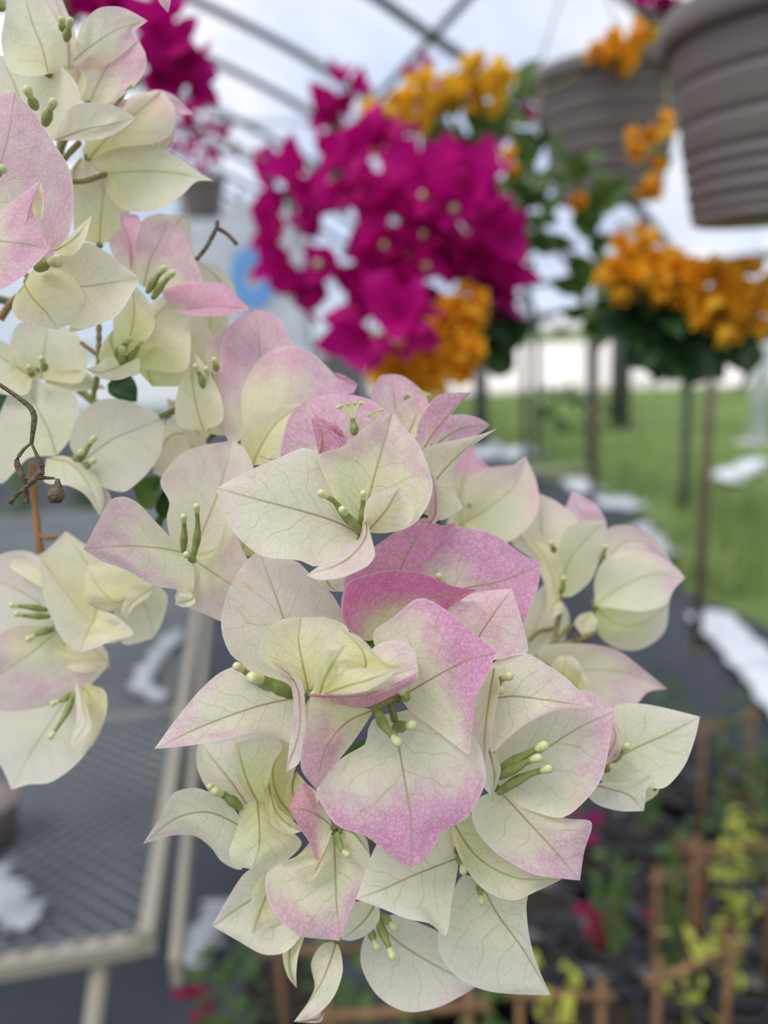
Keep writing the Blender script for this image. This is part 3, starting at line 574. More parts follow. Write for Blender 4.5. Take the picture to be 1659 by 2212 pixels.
# ------------------------------------------------------------------ the white and pink bougainvillea in front
D0 = 205.0; VS = [1.0]
def P3(x, y, z): return at(x, y, (D0-z)/1000.0)
def patch(mid, L, R, z0, z1, cup=3., bow=2., pk=0., ps=.55, grn=.55, deep=0., pe=.25, seed=0, nu=30, nv=9):
    """one blade of a bract: midrib from base to tip and its two edges, z in mm towards the camera.
    pk/ps pink strength and where along the blade it starts, pe extra pink on the edges, grn green at the base"""
    mid, L, R = PP(mid), PP(L), PP(R)
    m = cr(mid, nu+1); l = cr([mid[0]]+L+[mid[-1]], nu+1); r = cr([mid[0]]+R+[mid[-1]], nu+1)
    cl, crr = (cup if isinstance(cup, tuple) else (cup, cup))
    V, Fc, UV, MMc, T = [], [], [], [], []
    rg = random.Random(seed); ph = [rg.uniform(0, 6.3) for _ in range(4)]; kk = 2*nv+1
    ln = sum(np.linalg.norm(m[i+1]-m[i]) for i in range(nu))*.122; acc = 0
    off = rg.uniform(0, 60)
    for i in range(nu+1):
        u = i/nu; zc = z0+(z1-z0)*u+bow*math.sin(math.pi*u); env = math.sin(math.pi*min(1, max(0, u)))**.6
        hl = np.linalg.norm(l[i]-m[i])*.122; hr = np.linalg.norm(r[i]-m[i])*.122
        for j in range(-nv, nv+1):
            v = j/nv; a = abs(v); E_ = l[i] if v < 0 else r[i]; c_ = cl if v < 0 else crr
            q = m[i]+(E_-m[i])*a
            z = zc+c_*a**1.6*env*1.5 + env*a**2*(.55*math.sin(u*9+ph[0]+(0 if v < 0 else 2))+.30*math.sin(u*19+ph[1]+v)) + .30*env*math.sin(u*13+v*5+ph[2])
            V.append(P3(q[0], q[1], z)); hw = hl if v < 0 else hr
            UV.append((u, v+1)); MMc.append((u*ln+off, v*hw+100))
            uu = u+pe*(a**2)*(.4+u)+.05*math.sin(v*4+ph[3]); t = max(0, min(1, (uu-ps)/.40)); t = t*t*(3-2*t)
            T.append((max(0, min(1, pk*t)), max(0, min(1, grn*1.15*(1.12-u*.85-.25*a))), deep, VS[0]))
    for i in range(nu):
        for j in range(kk-1): Fc.append((i*kk+j, (i+1)*kk+j, (i+1)*kk+j+1, i*kk+j+1))
    return V, Fc, UV, MMc, T
def bract_obj(root, patches, label=None):
    V, Fc, UV, MMc, T = [], [], [], [], []
    for p in patches:
        a = patch(*p[0], **p[1]); b = len(V)
        V += a[0]; Fc += [tuple(i+b for i in f) for f in a[1]]; UV += a[2]; MMc += a[3]; T += a[4]
    o = mesh('bract', V, Fc, M['bract'], root, True)
    me = o.data; li = np.zeros(len(me.loops), dtype=np.int32); me.loops.foreach_get('vertex_index', li)
    for nm, arr in (('uv', UV), ('mm', MMc)):
        l_ = me.uv_layers.new(name=nm); A_ = np.array(arr)[li]; l_.data.foreach_set('uv', A_.ravel())
    ca = me.color_attributes.new('tint', 'FLOAT_COLOR', 'POINT'); ca.data.foreach_set('color', np.array(T).ravel())
    if label: o['label'] = label
    return o
def ftube(root, pts, w=8., z=(0, 4), openf=False):
    w *= 1.15
    P_ = PP(pts); n = 22; c2 = cr(P_, n); V3 = [P3(x, y, z[0]+(z[1]-z[0])*i/(n-1)) for i, (x, y) in enumerate(c2)]
    k = .000122*w
    def rad(t):
        if t < .15: return (.55+t*2.2)
        if t < .55: return .78+.22*math.sin((t-.15)/.4*math.pi)
        if t < .78: return .78-.22*math.sin((t-.55)/.23*math.pi*.5)
        return .56
    # angular body with five soft ridges
    b = MB(); b.tube(V3, [k*rad(i/(n-1)) for i in range(n)], 10); o = b.build('flower_tube', M['flower_tube'], root)
    e = np.array(V3[-1]); t = e-np.array(V3[-3]); t /= np.linalg.norm(t); b = MB()
    if not openf:
        qs = [(-1.4, .50), (-.8, .62), (-.2, .76), (.3, .84), (.8, .80), (1.15, .55), (1.3, .05)]
        b.tube([e+t*k*a for a, _ in qs], [k*r*1.0 for _, r in qs], 10); b.build('bud_cap', M['tube_cap'], o)
    else:
        b.tube([e-t*k*.5, e+t*k*1.2, e+t*k*2.2, e+t*k*2.6], [k*.7, k*1.0, k*2.0, k*2.9], 10, cap=False)
        for i in range(10):
            a = i*math.pi/5; x = np.cross(t, [.1, .2, .97]); x /= np.linalg.norm(x); y = np.cross(t, x); d_ = x*math.cos(a)+y*math.sin(a)
            q = e+t*k*2.5+d_*k*2.5; b.tube([q, q+d_*k*.9+t*k*.2], [k*.5, k*.15], 5)
        b.build('open_star', M['star'], o)
    return o
FLOWERS = []
def flower(branch, c, patches_list, tubes=()):
    """c = (x, y, z): the picture point and depth where the bracts meet"""
    p = P3(*c); rt = BR[branch]; b = MB(); VS[0] = {'front': 1.0, 'left': .55, 'low': .3, 'right': .3}[branch]
    tgt = P3(c[0]+random.uniform(-8, 8), c[1]-15, c[2]-16); b.tube([p, (p+tgt)/2+np.array([0, .001, 0]), tgt], [.0009, .0008, .0009], 8)
    b.tube([p-np.array([0, .0005, 0]), p+np.array([0, .001, 0])], [.0011, .0009], 8)
    f = b.build('flower', M['stem'], rt); FLOWERS.append((branch, tgt))
    for pl in patches_list: bract_obj(f, pl)
    for t in tubes: ftube(f, *t[0], **t[1])
    return f
def b1(mid, L, R, z0, z1, **k): return [((mid, L, R, z0, z1), k)]
def tb(pts, w=8., z=(0, 4), **k): return ((pts, w, z), k)
BR = {
 'front': tag(empty('bougainvillea_branch', P3(760, 1500, -20)), 'white and pink bougainvillea branch in sharp focus, arching down the middle of the picture', 'flowering branch', 'white bougainvillea branches'),
 'left': tag(empty('bougainvillea_branch', P3(150, 450, -40)), 'cream bougainvillea branch filling the upper left corner and running down towards the middle', 'flowering branch', 'white bougainvillea branches'),
 'low': tag(empty('bougainvillea_branch', P3(120, 1400, -50)), 'cream bougainvillea spray hanging at the left edge, above the metal bench', 'flowering branch', 'white bougainvillea branches'),
 'right': tag(empty('bougainvillea_branch', P3(1250, 1250, -75)), 'blurred cream bougainvillea spray behind the deep pink bract, reaching right over the lawn', 'flowering branch', 'white bougainvillea branches')}

# F1 – top centre
flower('front', (780, 1150, 0), [
 b1('776,1152 720,1125 640,1101 555,1079 467,1055', '762,1110 735,1060 700,1005 688,978 655,967 600,990 530,1020', '760,1180 725,1200 681,1224 652,1212 610,1207 588,1206 552,1194 505,1150 480,1100', -1, 5, cup=(-2, 4), pk=.10, ps=.7, grn=.35, seed=1),
 b1('778,1148 800,1060 825,970 848,889', '750,1120 715,1060 693,1010 688,982 740,965 790,922', '830,1152 890,1135 925,1090 935,1045 925,1010 905,960 880,930', -3, -12, cup=(5, 3), pk=.32, ps=.45, grn=.75, seed=2),
 [(('794,1147 815,1125 838,1096 862,1054', '786,1125 788,1095 800,1073 832,1060', '820,1146 872,1143 893,1115 885,1075', -2, 5), dict(cup=(6, 1), pk=.08, ps=.5, grn=.45, seed=3)),
  (('789,1105 790,1160 745,1212 661,1243', '784,1125 780,1148 775,1163 745,1180 705,1209', '797,1140 808,1182 810,1200 795,1222 740,1247 690,1253', 3, 9), dict(cup=(-3, 4), pk=.14, ps=.1, grn=.12, seed=4))],
 ], [tb('780,1143 757,1126 737,1103 722,1083 698,1068', 9, (0, 7)), tb('778,1149 762,1127 750,1112 742,1104', 9, (1, 9)), tb('781,1143 783,1110 784,1088 785,1070', 8, (0, 5))])
# F2
flower('front', (760, 1010, -22), [
 b1('770,1020 745,975 700,925 664,868', '700,1020 640,1010 606,995 611,945 628,895', '800,990 850,930 835,890 790,860 735,851 690,856', -20, -26, cup=(4, -3), pk=.62, ps=.28, grn=.2, seed=5),
 b1('690,985 697,950 692,925 680,903', '683,960 675,920 673,906', '750,975 752,948 730,925 706,911 695,903', -14, -9, cup=3, pk=.75, ps=-.2, deep=.25, grn=.2, seed=6),
 b1('710,912 722,930 736,942 752,947', '714,925 728,942', '722,912 738,928', -9, -7, cup=1, pk=.85, ps=-.3, seed=7),
 ], [tb('766,940 765,925 763,912 761,900', 9, (-14, -14), openf=True), tb('822,925 819,915 816,907', 6, (-15, -15), openf=True)])
# F3
flower('front', (925, 1060, -16), [
 b1('908,985 930,945 965,900 1017,847', '900,955 903,920 918,888 945,855 985,848', '935,955 962,920 980,888 1000,865', -18, -22, cup=(3, -2), pk=.72, ps=.05, deep=.15, grn=.3, seed=8),
 b1('925,985 955,950 1000,925 1058,918', '945,925 968,900 1000,895 1035,903', '950,975 990,955 1030,940', -26, -34, cup=(2, -2), pk=.62, ps=.15, grn=.1, seed=9),
 b1('915,1110 940,1040 1000,975 1075,925', '898,1060 905,1000 914,970 960,955 1005,946 1040,938', '955,1124 985,1105 1000,1098 984,1062 982,1010 1000,975 1035,952', -15, -18, cup=(3, -2), grn=.55, seed=10),
 b1('922,1140 940,1110 940,1060 930,1020', '925,1110 928,1060', '950,1120 948,1060 942,1035', -16, -14, cup=1, pk=.4, ps=.0, grn=.2, seed=11),
 ], [])
flower('front', (880, 860, -40), [
 b1('860,960 855,900 850,850 845,808', '800,930 803,850 822,812', '925,940 930,885 912,845 870,812', -40, -46, cup=3, pk=.55, ps=.30, grn=.3, seed=12),
 b1('870,960 890,920 905,880 922,852', '842,930 848,895 880,862', '915,930 925,880', -38, -42, cup=2, pk=.2, ps=.3, grn=.3, seed=13)],
 [tb('905,880 908,868 911,860', 5, (-40, -40), openf=True)])
# F8 – deep pink pair
flower('front', (900, 1300, -12), [
 b1('930,1300 1000,1272 1085,1254 1168,1218', '900,1245 925,1180 965,1140 1030,1143 1075,1158 1125,1195', '1000,1330 1080,1370 1130,1352 1146,1310 1164,1260', -14, -20, cup=(-3, 4), pk=.80, ps=.16, deep=.2, grn=.3, seed=14),
 b1('848,1275 868,1222 895,1170 919,1118', '790,1290 743,1270 752,1235 795,1192 850,1152 890,1125', '890,1265 930,1210 965,1160 987,1128 955,1135', -12, -14, cup=(2, -5), pk=.80, ps=.0, deep=.5, grn=.3, seed=15),
 b1('850,1345 893,1310 935,1290 1032,1274', '800,1385 742,1350 737,1300 750,1258 800,1240 865,1231 920,1242 978,1266', '880,1365 925,1360 960,1330 990,1300', -10, -3, cup=(3, -3), pk=.95, ps=.24, deep=.8, grn=.75, pe=.62, seed=16),
 ], [tb('965,1285 957,1262 950,1248', 9, (-11, -9))])
# F9
flower('front', (1010, 1400, -6), [
 b1('1020,1400 1037,1370 1070,1320 1106,1272', '975,1375 950,1330 960,1310 1005,1287 1060,1275', '1060,1425 1110,1416 1138,1411 1140,1392 1128,1345 1115,1300', -6, -8, cup=(-2, 2), pk=.36, ps=.0, grn=.2, seed=17)], [])
# F10 – bright pink tipped, centre
flower('front', (862, 1508, 8), [
 b1('864,1507 905,1482 960,1450 1015,1423 1071,1409', '850,1470 825,1425 806,1385 808,1362 850,1332 895,1295 918,1292 962,1316 1015,1360', '885,1535 945,1580 1000,1622 1014,1632 1018,1590 1022,1550 1030,1500 1055,1455', 3, 12, cup=(-4, 3), bow=3, pk=.85, ps=.34, grn=.4, pe=.12, seed=18)],
 [tb('880,1510 872,1500 868,1494', 9, (10, 15))])
# F11 – cream cup with the small yellow green flower inside
flower('front', (668, 1500, 6), [
 [(('668,1500 655,1440 645,1385 650,1333', '650,1475 600,1450 565,1425 559,1400 575,1362 610,1338', '688,1455 725,1410 755,1372 745,1350 705,1334', 4, -2), dict(cup=(5, 3), grn=.85, seed=19)),
  (('570,1424 625,1458 645,1495 646,1580 618,1667', '595,1448 626,1478 634,1530 625,1610', '612,1435 650,1470 660,1530 660,1600 645,1650', 6, 10), dict(cup=(-1, 3), pk=.22, ps=-.1, grn=.05, seed=20))],
 b1('668,1505 672,1550 660,1600 650,1650', '655,1540 648,1600', '690,1520 690,1570 670,1630', 5, 4, cup=1, grn=.3, seed=21),
 [(('665,1503 760,1480 840,1460 903,1440', '720,1440 790,1412 820,1390 860,1384 893,1402', '720,1510 790,1506 860,1482 900,1465', 13, 16), dict(cup=(-4, 3), pk=.28, ps=.6, grn=.45, seed=22)),
  (('664,1502 730,1506 800,1500 904,1452', '720,1499 790,1494 860,1482', '690,1512 735,1522 780,1530 830,1512 885,1480', 17, 19), dict(cup=(1, -3), pk=.78, ps=-.2, deep=.1, grn=.0, seed=23))]], [])
flower('front', (782, 1440, 10), [
 b1('780,1478 790,1430 780,1400 735,1357', '735,1440 700,1420 703,1385 715,1365', '830,1458 868,1440 840,1436 812,1412 780,1378', 19, 15, cup=(3, 4), grn=1.0, seed=24),
 b1('690,1502 700,1470 715,1440 745,1392', '677,1492 684,1455 694,1425 702,1405 722,1404', '712,1490 728,1455 738,1425 748,1396', 20, 24, cup=(2, -2), grn=1.0, seed=25),
 b1('700,1500 750,1482 810,1464 866,1440', '712,1470 745,1448 785,1443 830,1446', '750,1499 790,1493 835,1468', 22, 25, cup=(-2, 3), grn=.85, pk=.1, seed=26)], [])
# F12, F13
flower('front', (812, 1533, 10), [
 b1('808,1533 750,1560 705,1615 683,1706', '740,1522 690,1508 670,1505 663,1560 652,1620 651,1662', '800,1548 765,1600 740,1632 712,1668', 10, 14, cup=(3, -3), pk=.62, ps=.22, deep=.2, grn=.6, pe=-.15, seed=27),
 b1('850,1540 862,1615 876,1695 888,1770 889,1874', '812,1548 795,1575 790,1606 745,1633 705,1668 682,1706 697,1742 727,1783 790,1806 840,1845', '915,1530 985,1560 1030,1600 1046,1645 1049,1690 1010,1765 955,1798 925,1850', 5, 16, cup=(-2, -1), bow=3, pk=.85, ps=.37, grn=.30, pe=.14, seed=28),
 ], [tb('815,1532 826,1562 842,1583 856,1600', 10, (11, 20)), tb('852,1572 865,1570 878,1568 888,1567', 11, (9, 18))])
# F14, strip and F15
flower('front', (1062, 1520, -3), [
 b1('1045,1512 1110,1504 1180,1512 1285,1528', '1045,1460 1070,1428 1138,1412 1182,1436 1228,1468 1262,1505', '1055,1580 1062,1625 1100,1592 1150,1556 1215,1532', -4, 2, cup=(-2, 3), pk=.30, ps=.45, grn=.35, seed=29),
 b1('1068,1442 1058,1500 1048,1580 1046,1660', '1040,1470 1024,1530 1020,1600', '1080,1475 1070,1540 1058,1610', 2, 3, cup=(1, 2), grn=.5, pk=.12, ps=.2, seed=30),
 b1('1050,1600 1062,1640 1068,1680 1062,1720', '1046,1640 1046,1700', '1075,1640 1082,1662 1072,1700', -1, -3, cup=1, grn=.4, seed=31),
 ], [tb('1058,1490 1072,1476 1085,1466 1096,1462', 10, (-2, 4)), tb('1058,1500 1070,1495 1080,1492', 10, (-2, 4))])
flower('front', (1075, 1705, -9), [
 b1('1066,1690 1120,1655 1180,1617 1250,1572 1328,1535', '1070,1620 1110,1560 1180,1520 1250,1490 1282,1498', '1090,1725 1150,1752 1215,1766 1262,1732 1300,1680 1318,1600', -12, -7, cup=(-3, 4), pk=.50, ps=.55, grn=.4, seed=32),
 b1('1078,1708 1150,1785 1205,1845 1253,1902', '1125,1728 1170,1752 1225,1768 1278,1776 1262,1840', '1040,1720 1018,1745 1030,1795 1075,1845 1150,1888 1205,1897', -8, -1, cup=(-3, 3), pk=.50, ps=.38, grn=.5, pe=.15, seed=33),
 ], [tb('1072,1668 1110,1645 1145,1625 1170,1613', 11, (-6, 2)), tb('1075,1680 1115,1658 1140,1645 1158,1639', 10, (-5, 3)), tb('1078,1712 1110,1690 1145,1672 1180,1662', 10, (-7, 3))])
flower('front', (1310, 1660, -24), [
 b1('1290,1670 1330,1640 1380,1612 1440,1586 1512,1548', '1300,1600 1320,1545 1330,1523 1385,1520 1440,1530', '1310,1700 1370,1700 1388,1700 1435,1702 1478,1655 1503,1590', -26, -22, cup=(-2, 4), grn=.5, seed=34),
 b1('1300,1650 1320,1620 1330,1590 1318,1552', '1295,1610 1300,1570', '1330,1640 1345,1605 1335,1570', -22, -20, cup=1, pk=.40, ps=.0, grn=.2, seed=35),
 [(('1280,1695 1320,1705 1360,1718 1391,1752', '1310,1690 1345,1692 1375,1685 1407,1675 1396,1710', '1268,1715 1290,1738 1340,1752', -22, -17), dict(cup=(2, 2), grn=.15, seed=36)),
  (('1350,1690 1400,1700 1415,1715 1390,1738', '1380,1672 1408,1674 1400,1700', '1395,1730 1420,1715 1425,1700', -27, -26), dict(cup=1, grn=.6, seed=37))]],
 [tb('1325,1645 1336,1630 1346,1620 1352,1614', 9, (-22, -17))])
# F18, F19, F20
flower('front', (988, 1835, -8), [
 b1('975,1770 1030,1850 1110,1895 1213,1900', '1010,1755 1060,1800 1120,1850 1170,1880', '978,1810 1000,1865 1045,1922 1108,1945 1160,1925', -10, -5, cup=(-3, 3), grn=.75, seed=38),
 b1('992,1852 900,1888 830,1920 769,1943', '985,1800 930,1760 850,1790 815,1822 790,1880', '985,1900 975,1950 963,2022 930,1996 880,1985 830,1965', -8, -2, cup=(-3, 3), grn=.45, seed=39),
 ], [tb('990,1845 998,1865 1000,1878', 9, (-8, -2))])
flower('front', (1035, 1900, -16), [
 b1('1035,1900 1075,1975 1130,2050 1190,2150', '1080,1880 1140,1905 1137,1960 1145,2030 1165,2095', '1000,1890 968,1950 948,2010 950,2060 990,2112 1050,2140 1120,2148', -16, -8, cup=(3, -3), grn=.38, seed=40)],
 [tb('1036,1905 1038,1930 1040,1945', 8, (-14, -8))])
# F21
flower('front', (722, 1795, -12), [
 b1('722,1795 724,1870 727,1950 734,2032', '680,1810 640,1850 590,1868 573,1895 580,1950 615,1998 650,2022 700,2029', '760,1800 800,1850 800,1865 772,1935 748,1990', -14, -5, cup=(-2, 2), pk=.58, ps=.52, grn=.6, seed=41),
 b1('720,1790 700,1770 665,1752 625,1745', '705,1750 680,1715 658,1690 640,1712', '705,1830 686,1862 668,1820 645,1785', -11, -4, cup=(-3, 4), pk=.72, ps=.20, deep=.35, grn=.5, seed=42),
 b1('715,1800 700,1840 685,1875 663,1911', '690,1835 650,1850 610,1868 635,1895', '700,1860 685,1890', -9, -6, cup=2, grn=.6, seed=43),
 b1('722,1795 745,1790 765,1800 800,1850', '740,1770 790,1810', '740,1830 770,1850', -17, -20, cup=2, grn=.6, seed=44),
 ], [tb('727,1800 733,1822 740,1838 748,1844', 8, (-9, -3))])
# F22 – left
flower('front', (520, 1765, -16), [
 b1('530,1790 450,1755 380,1768 309,1823', '500,1740 455,1712 420,1702 375,1713 345,1765', '522,1878 480,1862 455,1830 420,1806 370,1805', -16, -12, cup=(2, -3), pk=.22, ps=.6, grn=.4, seed=45),
 b1('545,1755 500,1690 460,1640 430,1600', '500,1745 452,1710 428,1665 424,1628', '600,1720 640,1650 610,1590 540,1575 470,1590', -22, -26, cup=3, grn=.35, seed=46),
 b1('556,1730 560,1780 560,1830 545,1878', '520,1745 512,1790 495,1838 505,1868', '590,1745 625,1790 652,1822 615,1862 580,1878', -14, -8, cup=(-3, -3), grn=.85, seed=47),
 b1('556,1732 540,1700 525,1660 512,1605', '530,1710 508,1670 498,1630', '575,1700 590,1650 610,1610 560,1592', -13, -11, cup=(-2, 2), grn=.95, seed=48),
 b1('640,1770 600,1720 590,1660 620,1590', '590,1775 568,1720 566,1650 585,1600', '640,1740 628,1690 650,1620', -16, -20, cup=(5, 2), grn=1.2, seed=49),
 b1('580,1690 595,1750 620,1780 655,1795', '575,1740 590,1785 625,1802', '600,1745 625,1765', -12, -8, cup=2, grn=.9, seed=50),
 b1('640,1665 632,1700 640,1740 660,1790', '622,1690 622,1740 640,1775', '660,1690 690,1720', -15, -12, cup=2, grn=.8, seed=51),
 ], [tb('520,1745 495,1725 480,1716 470,1711', 11, (-14, -8)), tb('505,1735 480,1716 465,1706 458,1701', 9, (-18, -12))])
# F23–F26 – bottom
flower('front', (600, 1890, -24), [
 b1('610,1880 560,1930 510,1965 458,2000', '570,1865 530,1885 495,1935', '665,1900 660,2000 620,2055 570,2062 510,2030', -24, -20, cup=(2, 4), grn=.35, seed=52),
 b1('595,1880 575,1935 560,1975 544,2019', '570,1885 545,1930 544,1980', '610,1930 612,1990 575,2003', -20, -15, cup=(3, -1), grn=.7, seed=53)], [])
flower('front', (640, 2000, -20), [
 b1('638,2015 625,2060 628,2100 641,2135', '615,2030 611,2070 622,2110', '658,2018 645,2060 640,2100', -22, -15, cup=2, grn=.7, seed=54)], [])
flower('front', (728, 2030, -14), [
 b1('727,2033 712,2080 690,2130 634,2208', '695,2040 672,2080 680,2130 668,2160', '737,2060 740,2100 720,2155 680,2195', -16, -10, cup=(-5, 2), grn=.4, pk=.15, ps=.7, seed=55),
 b1('700,2165 698,2185 688,2200 640,2209', '690,2172 670,2188', '700,2180 694,2207', -13, -11, cup=1, pk=.2, ps=-.1, grn=.1, seed=56)], [])
flower('front', (820, 1990, -20), [
 b1('815,1990 860,2035 940,2085 1032,2130', '785,2030 780,2085 815,2150 875,2185 940,2178 990,2155', '850,1975 920,2000 955,2020 965,2060 1000,2095', -28, -24, cup=(3, -2), grn=.25, pk=.18, ps=.75, seed=57),
 b1('812,1950 790,1985 770,2005 738,2030', '760,1950 748,1985 736,2018', '820,1965 818,1990 795,2018 760,2032', -17, -14, cup=(2, -2), grn=.45, seed=58)],
 [tb('818,1985 825,2010 838,2040 846,2060', 10, (-20, -14)), tb('800,2008 806,2028 812,2042', 9, (-20, -15)), tb('828,1978 838,1990 850,2002', 9, (-20, -16))])
# F27, F28
flower('front', (632, 1508, -6), [
 b1('668,1500 635,1400 600,1300 578,1240 560,1190', '600,1480 560,1468 530,1440 497,1412 478,1358 485,1300 512,1238 535,1208', '735,1440 754,1370 722,1290 670,1240 640,1212 600,1203', -8, -12, cup=(3, -2), pk=.10, ps=.4, grn=.25, seed=59),
 b1('640,1508 560,1525 440,1568 333,1618', '600,1470 535,1437 480,1450 428,1495 375,1560', '650,1560 640,1608 600,1592 560,1580 480,1598 400,1612', -6, 2, cup=(-3, 3), pk=.34, ps=.50, grn=.35, seed=60),
 b1('700,1230 705,1250 715,1268 735,1279', '680,1240 690,1262 712,1276', '745,1235 750,1260 748,1274', -12, -14, cup=1, grn=.4, seed=61),
 ], [tb('636,1503 605,1487 575,1470 552,1465', 14, (-2, 7)), tb('600,1492 565,1475 535,1455 516,1442', 10, (-6, 0))])
# ---- left branch
flower('left', (405, 1200, -18), [
 b1('400,1194 340,1184 270,1180 180,1187', '372,1165 330,1120 300,1088 270,1073 240,1079 210,1130', '418,1225 415,1278 375,1272 330,1264 280,1235 220,1212', -16, -10, cup=(3, -2), pk=.42, ps=.35, grn=.4, pe=.35, seed=70),
 b1('410,1205 445,1130 475,1050 502,952', '375,1180 360,1120 366,1085 346,1040 385,985 440,962', '480,1200 520,1130 548,1070 548,1010 525,965', -20, -28, cup=(3, 3), pk=.15, ps=.4, grn=.4, seed=71),
 b1('408,1200 450,1230 500,1262 555,1290', '470,1180 495,1115 520,1180 545,1230', '390,1260 378,1295 440,1325 500,1345', -20, -16, cup=(2, -4), pk=.26, ps=.25, grn=.6, seed=72),
 b1('410,1270 418,1290 400,1300 378,1305', '400,1272 385,1285', '422,1300 400,1312', -10, -10, cup=1, grn=.5, seed=73),
 b1('520,1200 530,1160 535,1110 515,1060', '490,1160 480,1110', '560,1200 575,1180 550,1100', -26, -28, cup=2, grn=1.1, seed=74)],
 [tb('396,1192 397,1165 398,1140 397,1120', 8, (-12, -6)), tb('418,1203 426,1160 427,1130 425,1098', 8, (-12, -6)), tb('420,1212 410,1203 404,1199', 8, (-12, -5))])
flower('left', (170, 1000, -46), [
 b1('175,1000 240,950 300,925 355,903', '150,960 175,890 225,862 285,868 330,890', '190,1035 230,1055 270,1062 320,1020 348,975', -46, -50, cup=3, grn=.25, seed=75),
 b1('122,985 105,930 80,880 55,815', '60,990 0,1045 -20,960 5,880 30,830', '150,950 172,890 160,850 110,830', -46, -54, cup=(2, 2), grn=.5, seed=76),
 b1('100,990 150,1000 190,1045 216,1115', '140,985 190,1010 222,1060', '95,1040 150,1050 185,1070', -42, -36, cup=(-2, 3), grn=.5, seed=77),
 b1('205,1040 225,1060 228,1090 218,1115', '190,1050 200,1090', '232,1060 240,1085', -46, -44, cup=1, pk=.2, ps=.2, grn=.2, seed=770)],
 [tb('165,1003 180,980 192,963 201,950', 9, (-42, -38)), tb('178,1012 192,1003 200,997', 9, (-42, -37)), tb('160,998 168,985 174,978', 9, (-42, -36))])
flower('left', (80, 800, -52), [
 b1('90,820 92,780 98,740 105,690', '30,820 20,760 40,700', '175,825 188,770 160,715', -52, -58, cup=3, grn=.6, seed=78),
 b1('70,815 30,790 0,770 -40,750', '40,760 0,735 -30,730', '60,850 0,850 -40,820', -50, -52, cup=2, grn=.55, seed=79),
 b1('95,820 130,815 170,812 230,840', '120,800 180,800', '120,850 170,845', -54, -54, cup=2, grn=.6, seed=790)],
 [tb('70,812 66,803 64,796', 9, (-46, -42)), tb('97,800 95,788 92,778', 9, (-46, -42))])
flower('left', (105, 160, -22), [
 b1('105,160 90,100 70,50 45,-40', '60,165 20,150 3,90 10,40 20,-10', '135,150 145,110 135,70 110,25 75,-20', -20, -24, cup=(2, -3), grn=.5, seed=80),
 b1('150,150 148,90 135,40 110,-30', '120,120 105,50 90,0', '165,110 160,60 145,25 130,-10', -28, -30, cup=2, pk=.22, ps=.1, grn=.3, seed=81),
 b1('155,134 200,97 255,62 319,45', '160,100 182,45 215,17 260,15 290,28', '190,150 225,143 262,118 292,90 286,72', -28, -24, cup=(2, -3), pk=.30, ps=.5, grn=.35, seed=82)],
 [tb('142,88 146,70 151,50', 9, (-18, -14)), tb('136,65 135,55 134,46', 9, (-20, -16)), tb('0,20 2,12 3,6', 10, (-16, -14))])
flower('left', (190, 225, -32), [
 b1('192,225 220,165 250,120 300,88', '172,210 158,175 156,150 210,110', '235,225 285,190 316,150 314,115', -32, -34, cup=(3, 2), pk=.50, ps=.25, grn=.4, seed=83),
 b1('130,255 150,215 170,160 150,130', '110,210 120,160', '175,215 185,165', -30, -30, cup=2, grn=.7, seed=84),
 b1('205,250 240,235 262,225 275,215', '230,225 255,212', '240,245 265,235', -32, -32, cup=2, pk=.4, ps=0, seed=840)],
 [tb('248,226 260,210 272,198 280,188', 6, (-30, -28))])
flower('left', (50, 300, -26), [
 b1('60,310 50,240 30,180 0,120', '-10,300 -40,220 -20,150', '130,300 172,240 165,180 110,130', -25, -30, cup=(2, 3), grn=.35, seed=85),
 b1('118,304 180,280 240,268 294,255', '132,262 160,228 200,221 240,226 270,240', '170,303 215,301 255,285', -22, -18, cup=(2, -3), grn=.2, seed=86)],
 [tb('78,235 68,215 62,200', 11, (-18, -13)), tb('96,270 105,245 113,226', 11, (-18, -13))])
flower('left', (190, 340, -46), [
 b1('190,345 240,290 300,240 350,195', '185,300 230,250 290,205', '250,320 330,310 370,290 379,240', -44, -50, cup=(3, 3), pk=.12, ps=.5, grn=.8, seed=87),
 b1('290,260 330,225 370,215 418,247', '300,215 335,194 375,205', '330,260 370,250 395,248', -50, -52, cup=(-1, 2), pk=.62, ps=.25, grn=.3, seed=88),
 b1('225,375 290,370 370,372 461,391', '190,360 178,315 240,305 330,312 400,348 438,378', '228,410 260,450 300,458 350,450 395,420 425,392', -46, -40, cup=(-3, 3), grn=.7, seed=89),
 b1('330,330 340,300 350,270 345,235', '290,310 300,260', '362,318 378,290 378,250', -52, -54, cup=2, pk=.25, ps=.0, grn=.3, seed=890)], [])
flower('left', (215, 530, -42), [
 b1('215,530 218,470 225,410 225,370', '165,510 158,440 165,385', '255,510 280,460 265,420', -42, -48, cup=(2, 2), grn=.85, seed=90),
 b1('175,340 160,370 165,410 190,440', '150,370 150,420', '200,360 215,400', -48, -48, cup=2, grn=.5, pk=.1, ps=0., seed=91),
 b1('283,585 283,540 272,500 258,460', '276,545 262,500', '293,590 293,530 303,485 298,465', -36, -34, cup=1, pk=.62, ps=-.1, grn=.3, seed=92),
 b1('310,620 325,560 345,520 362,477', '260,580 235,520 270,490 320,474', '385,640 435,612 415,550 395,500', -38, -42, cup=(3, 2), pk=.48, ps=.25, grn=.4, seed=93),
 b1('350,520 370,500 385,480 392,465', '320,500 310,475 340,462', '420,560 412,510 410,480', -46, -50, cup=2, grn=.2, pk=.1, ps=0., seed=930)],
 [tb('318,632 330,612 342,595 352,583', 9, (-34, -29)), tb('330,645 346,620 358,606 370,593', 9, (-34, -28))])
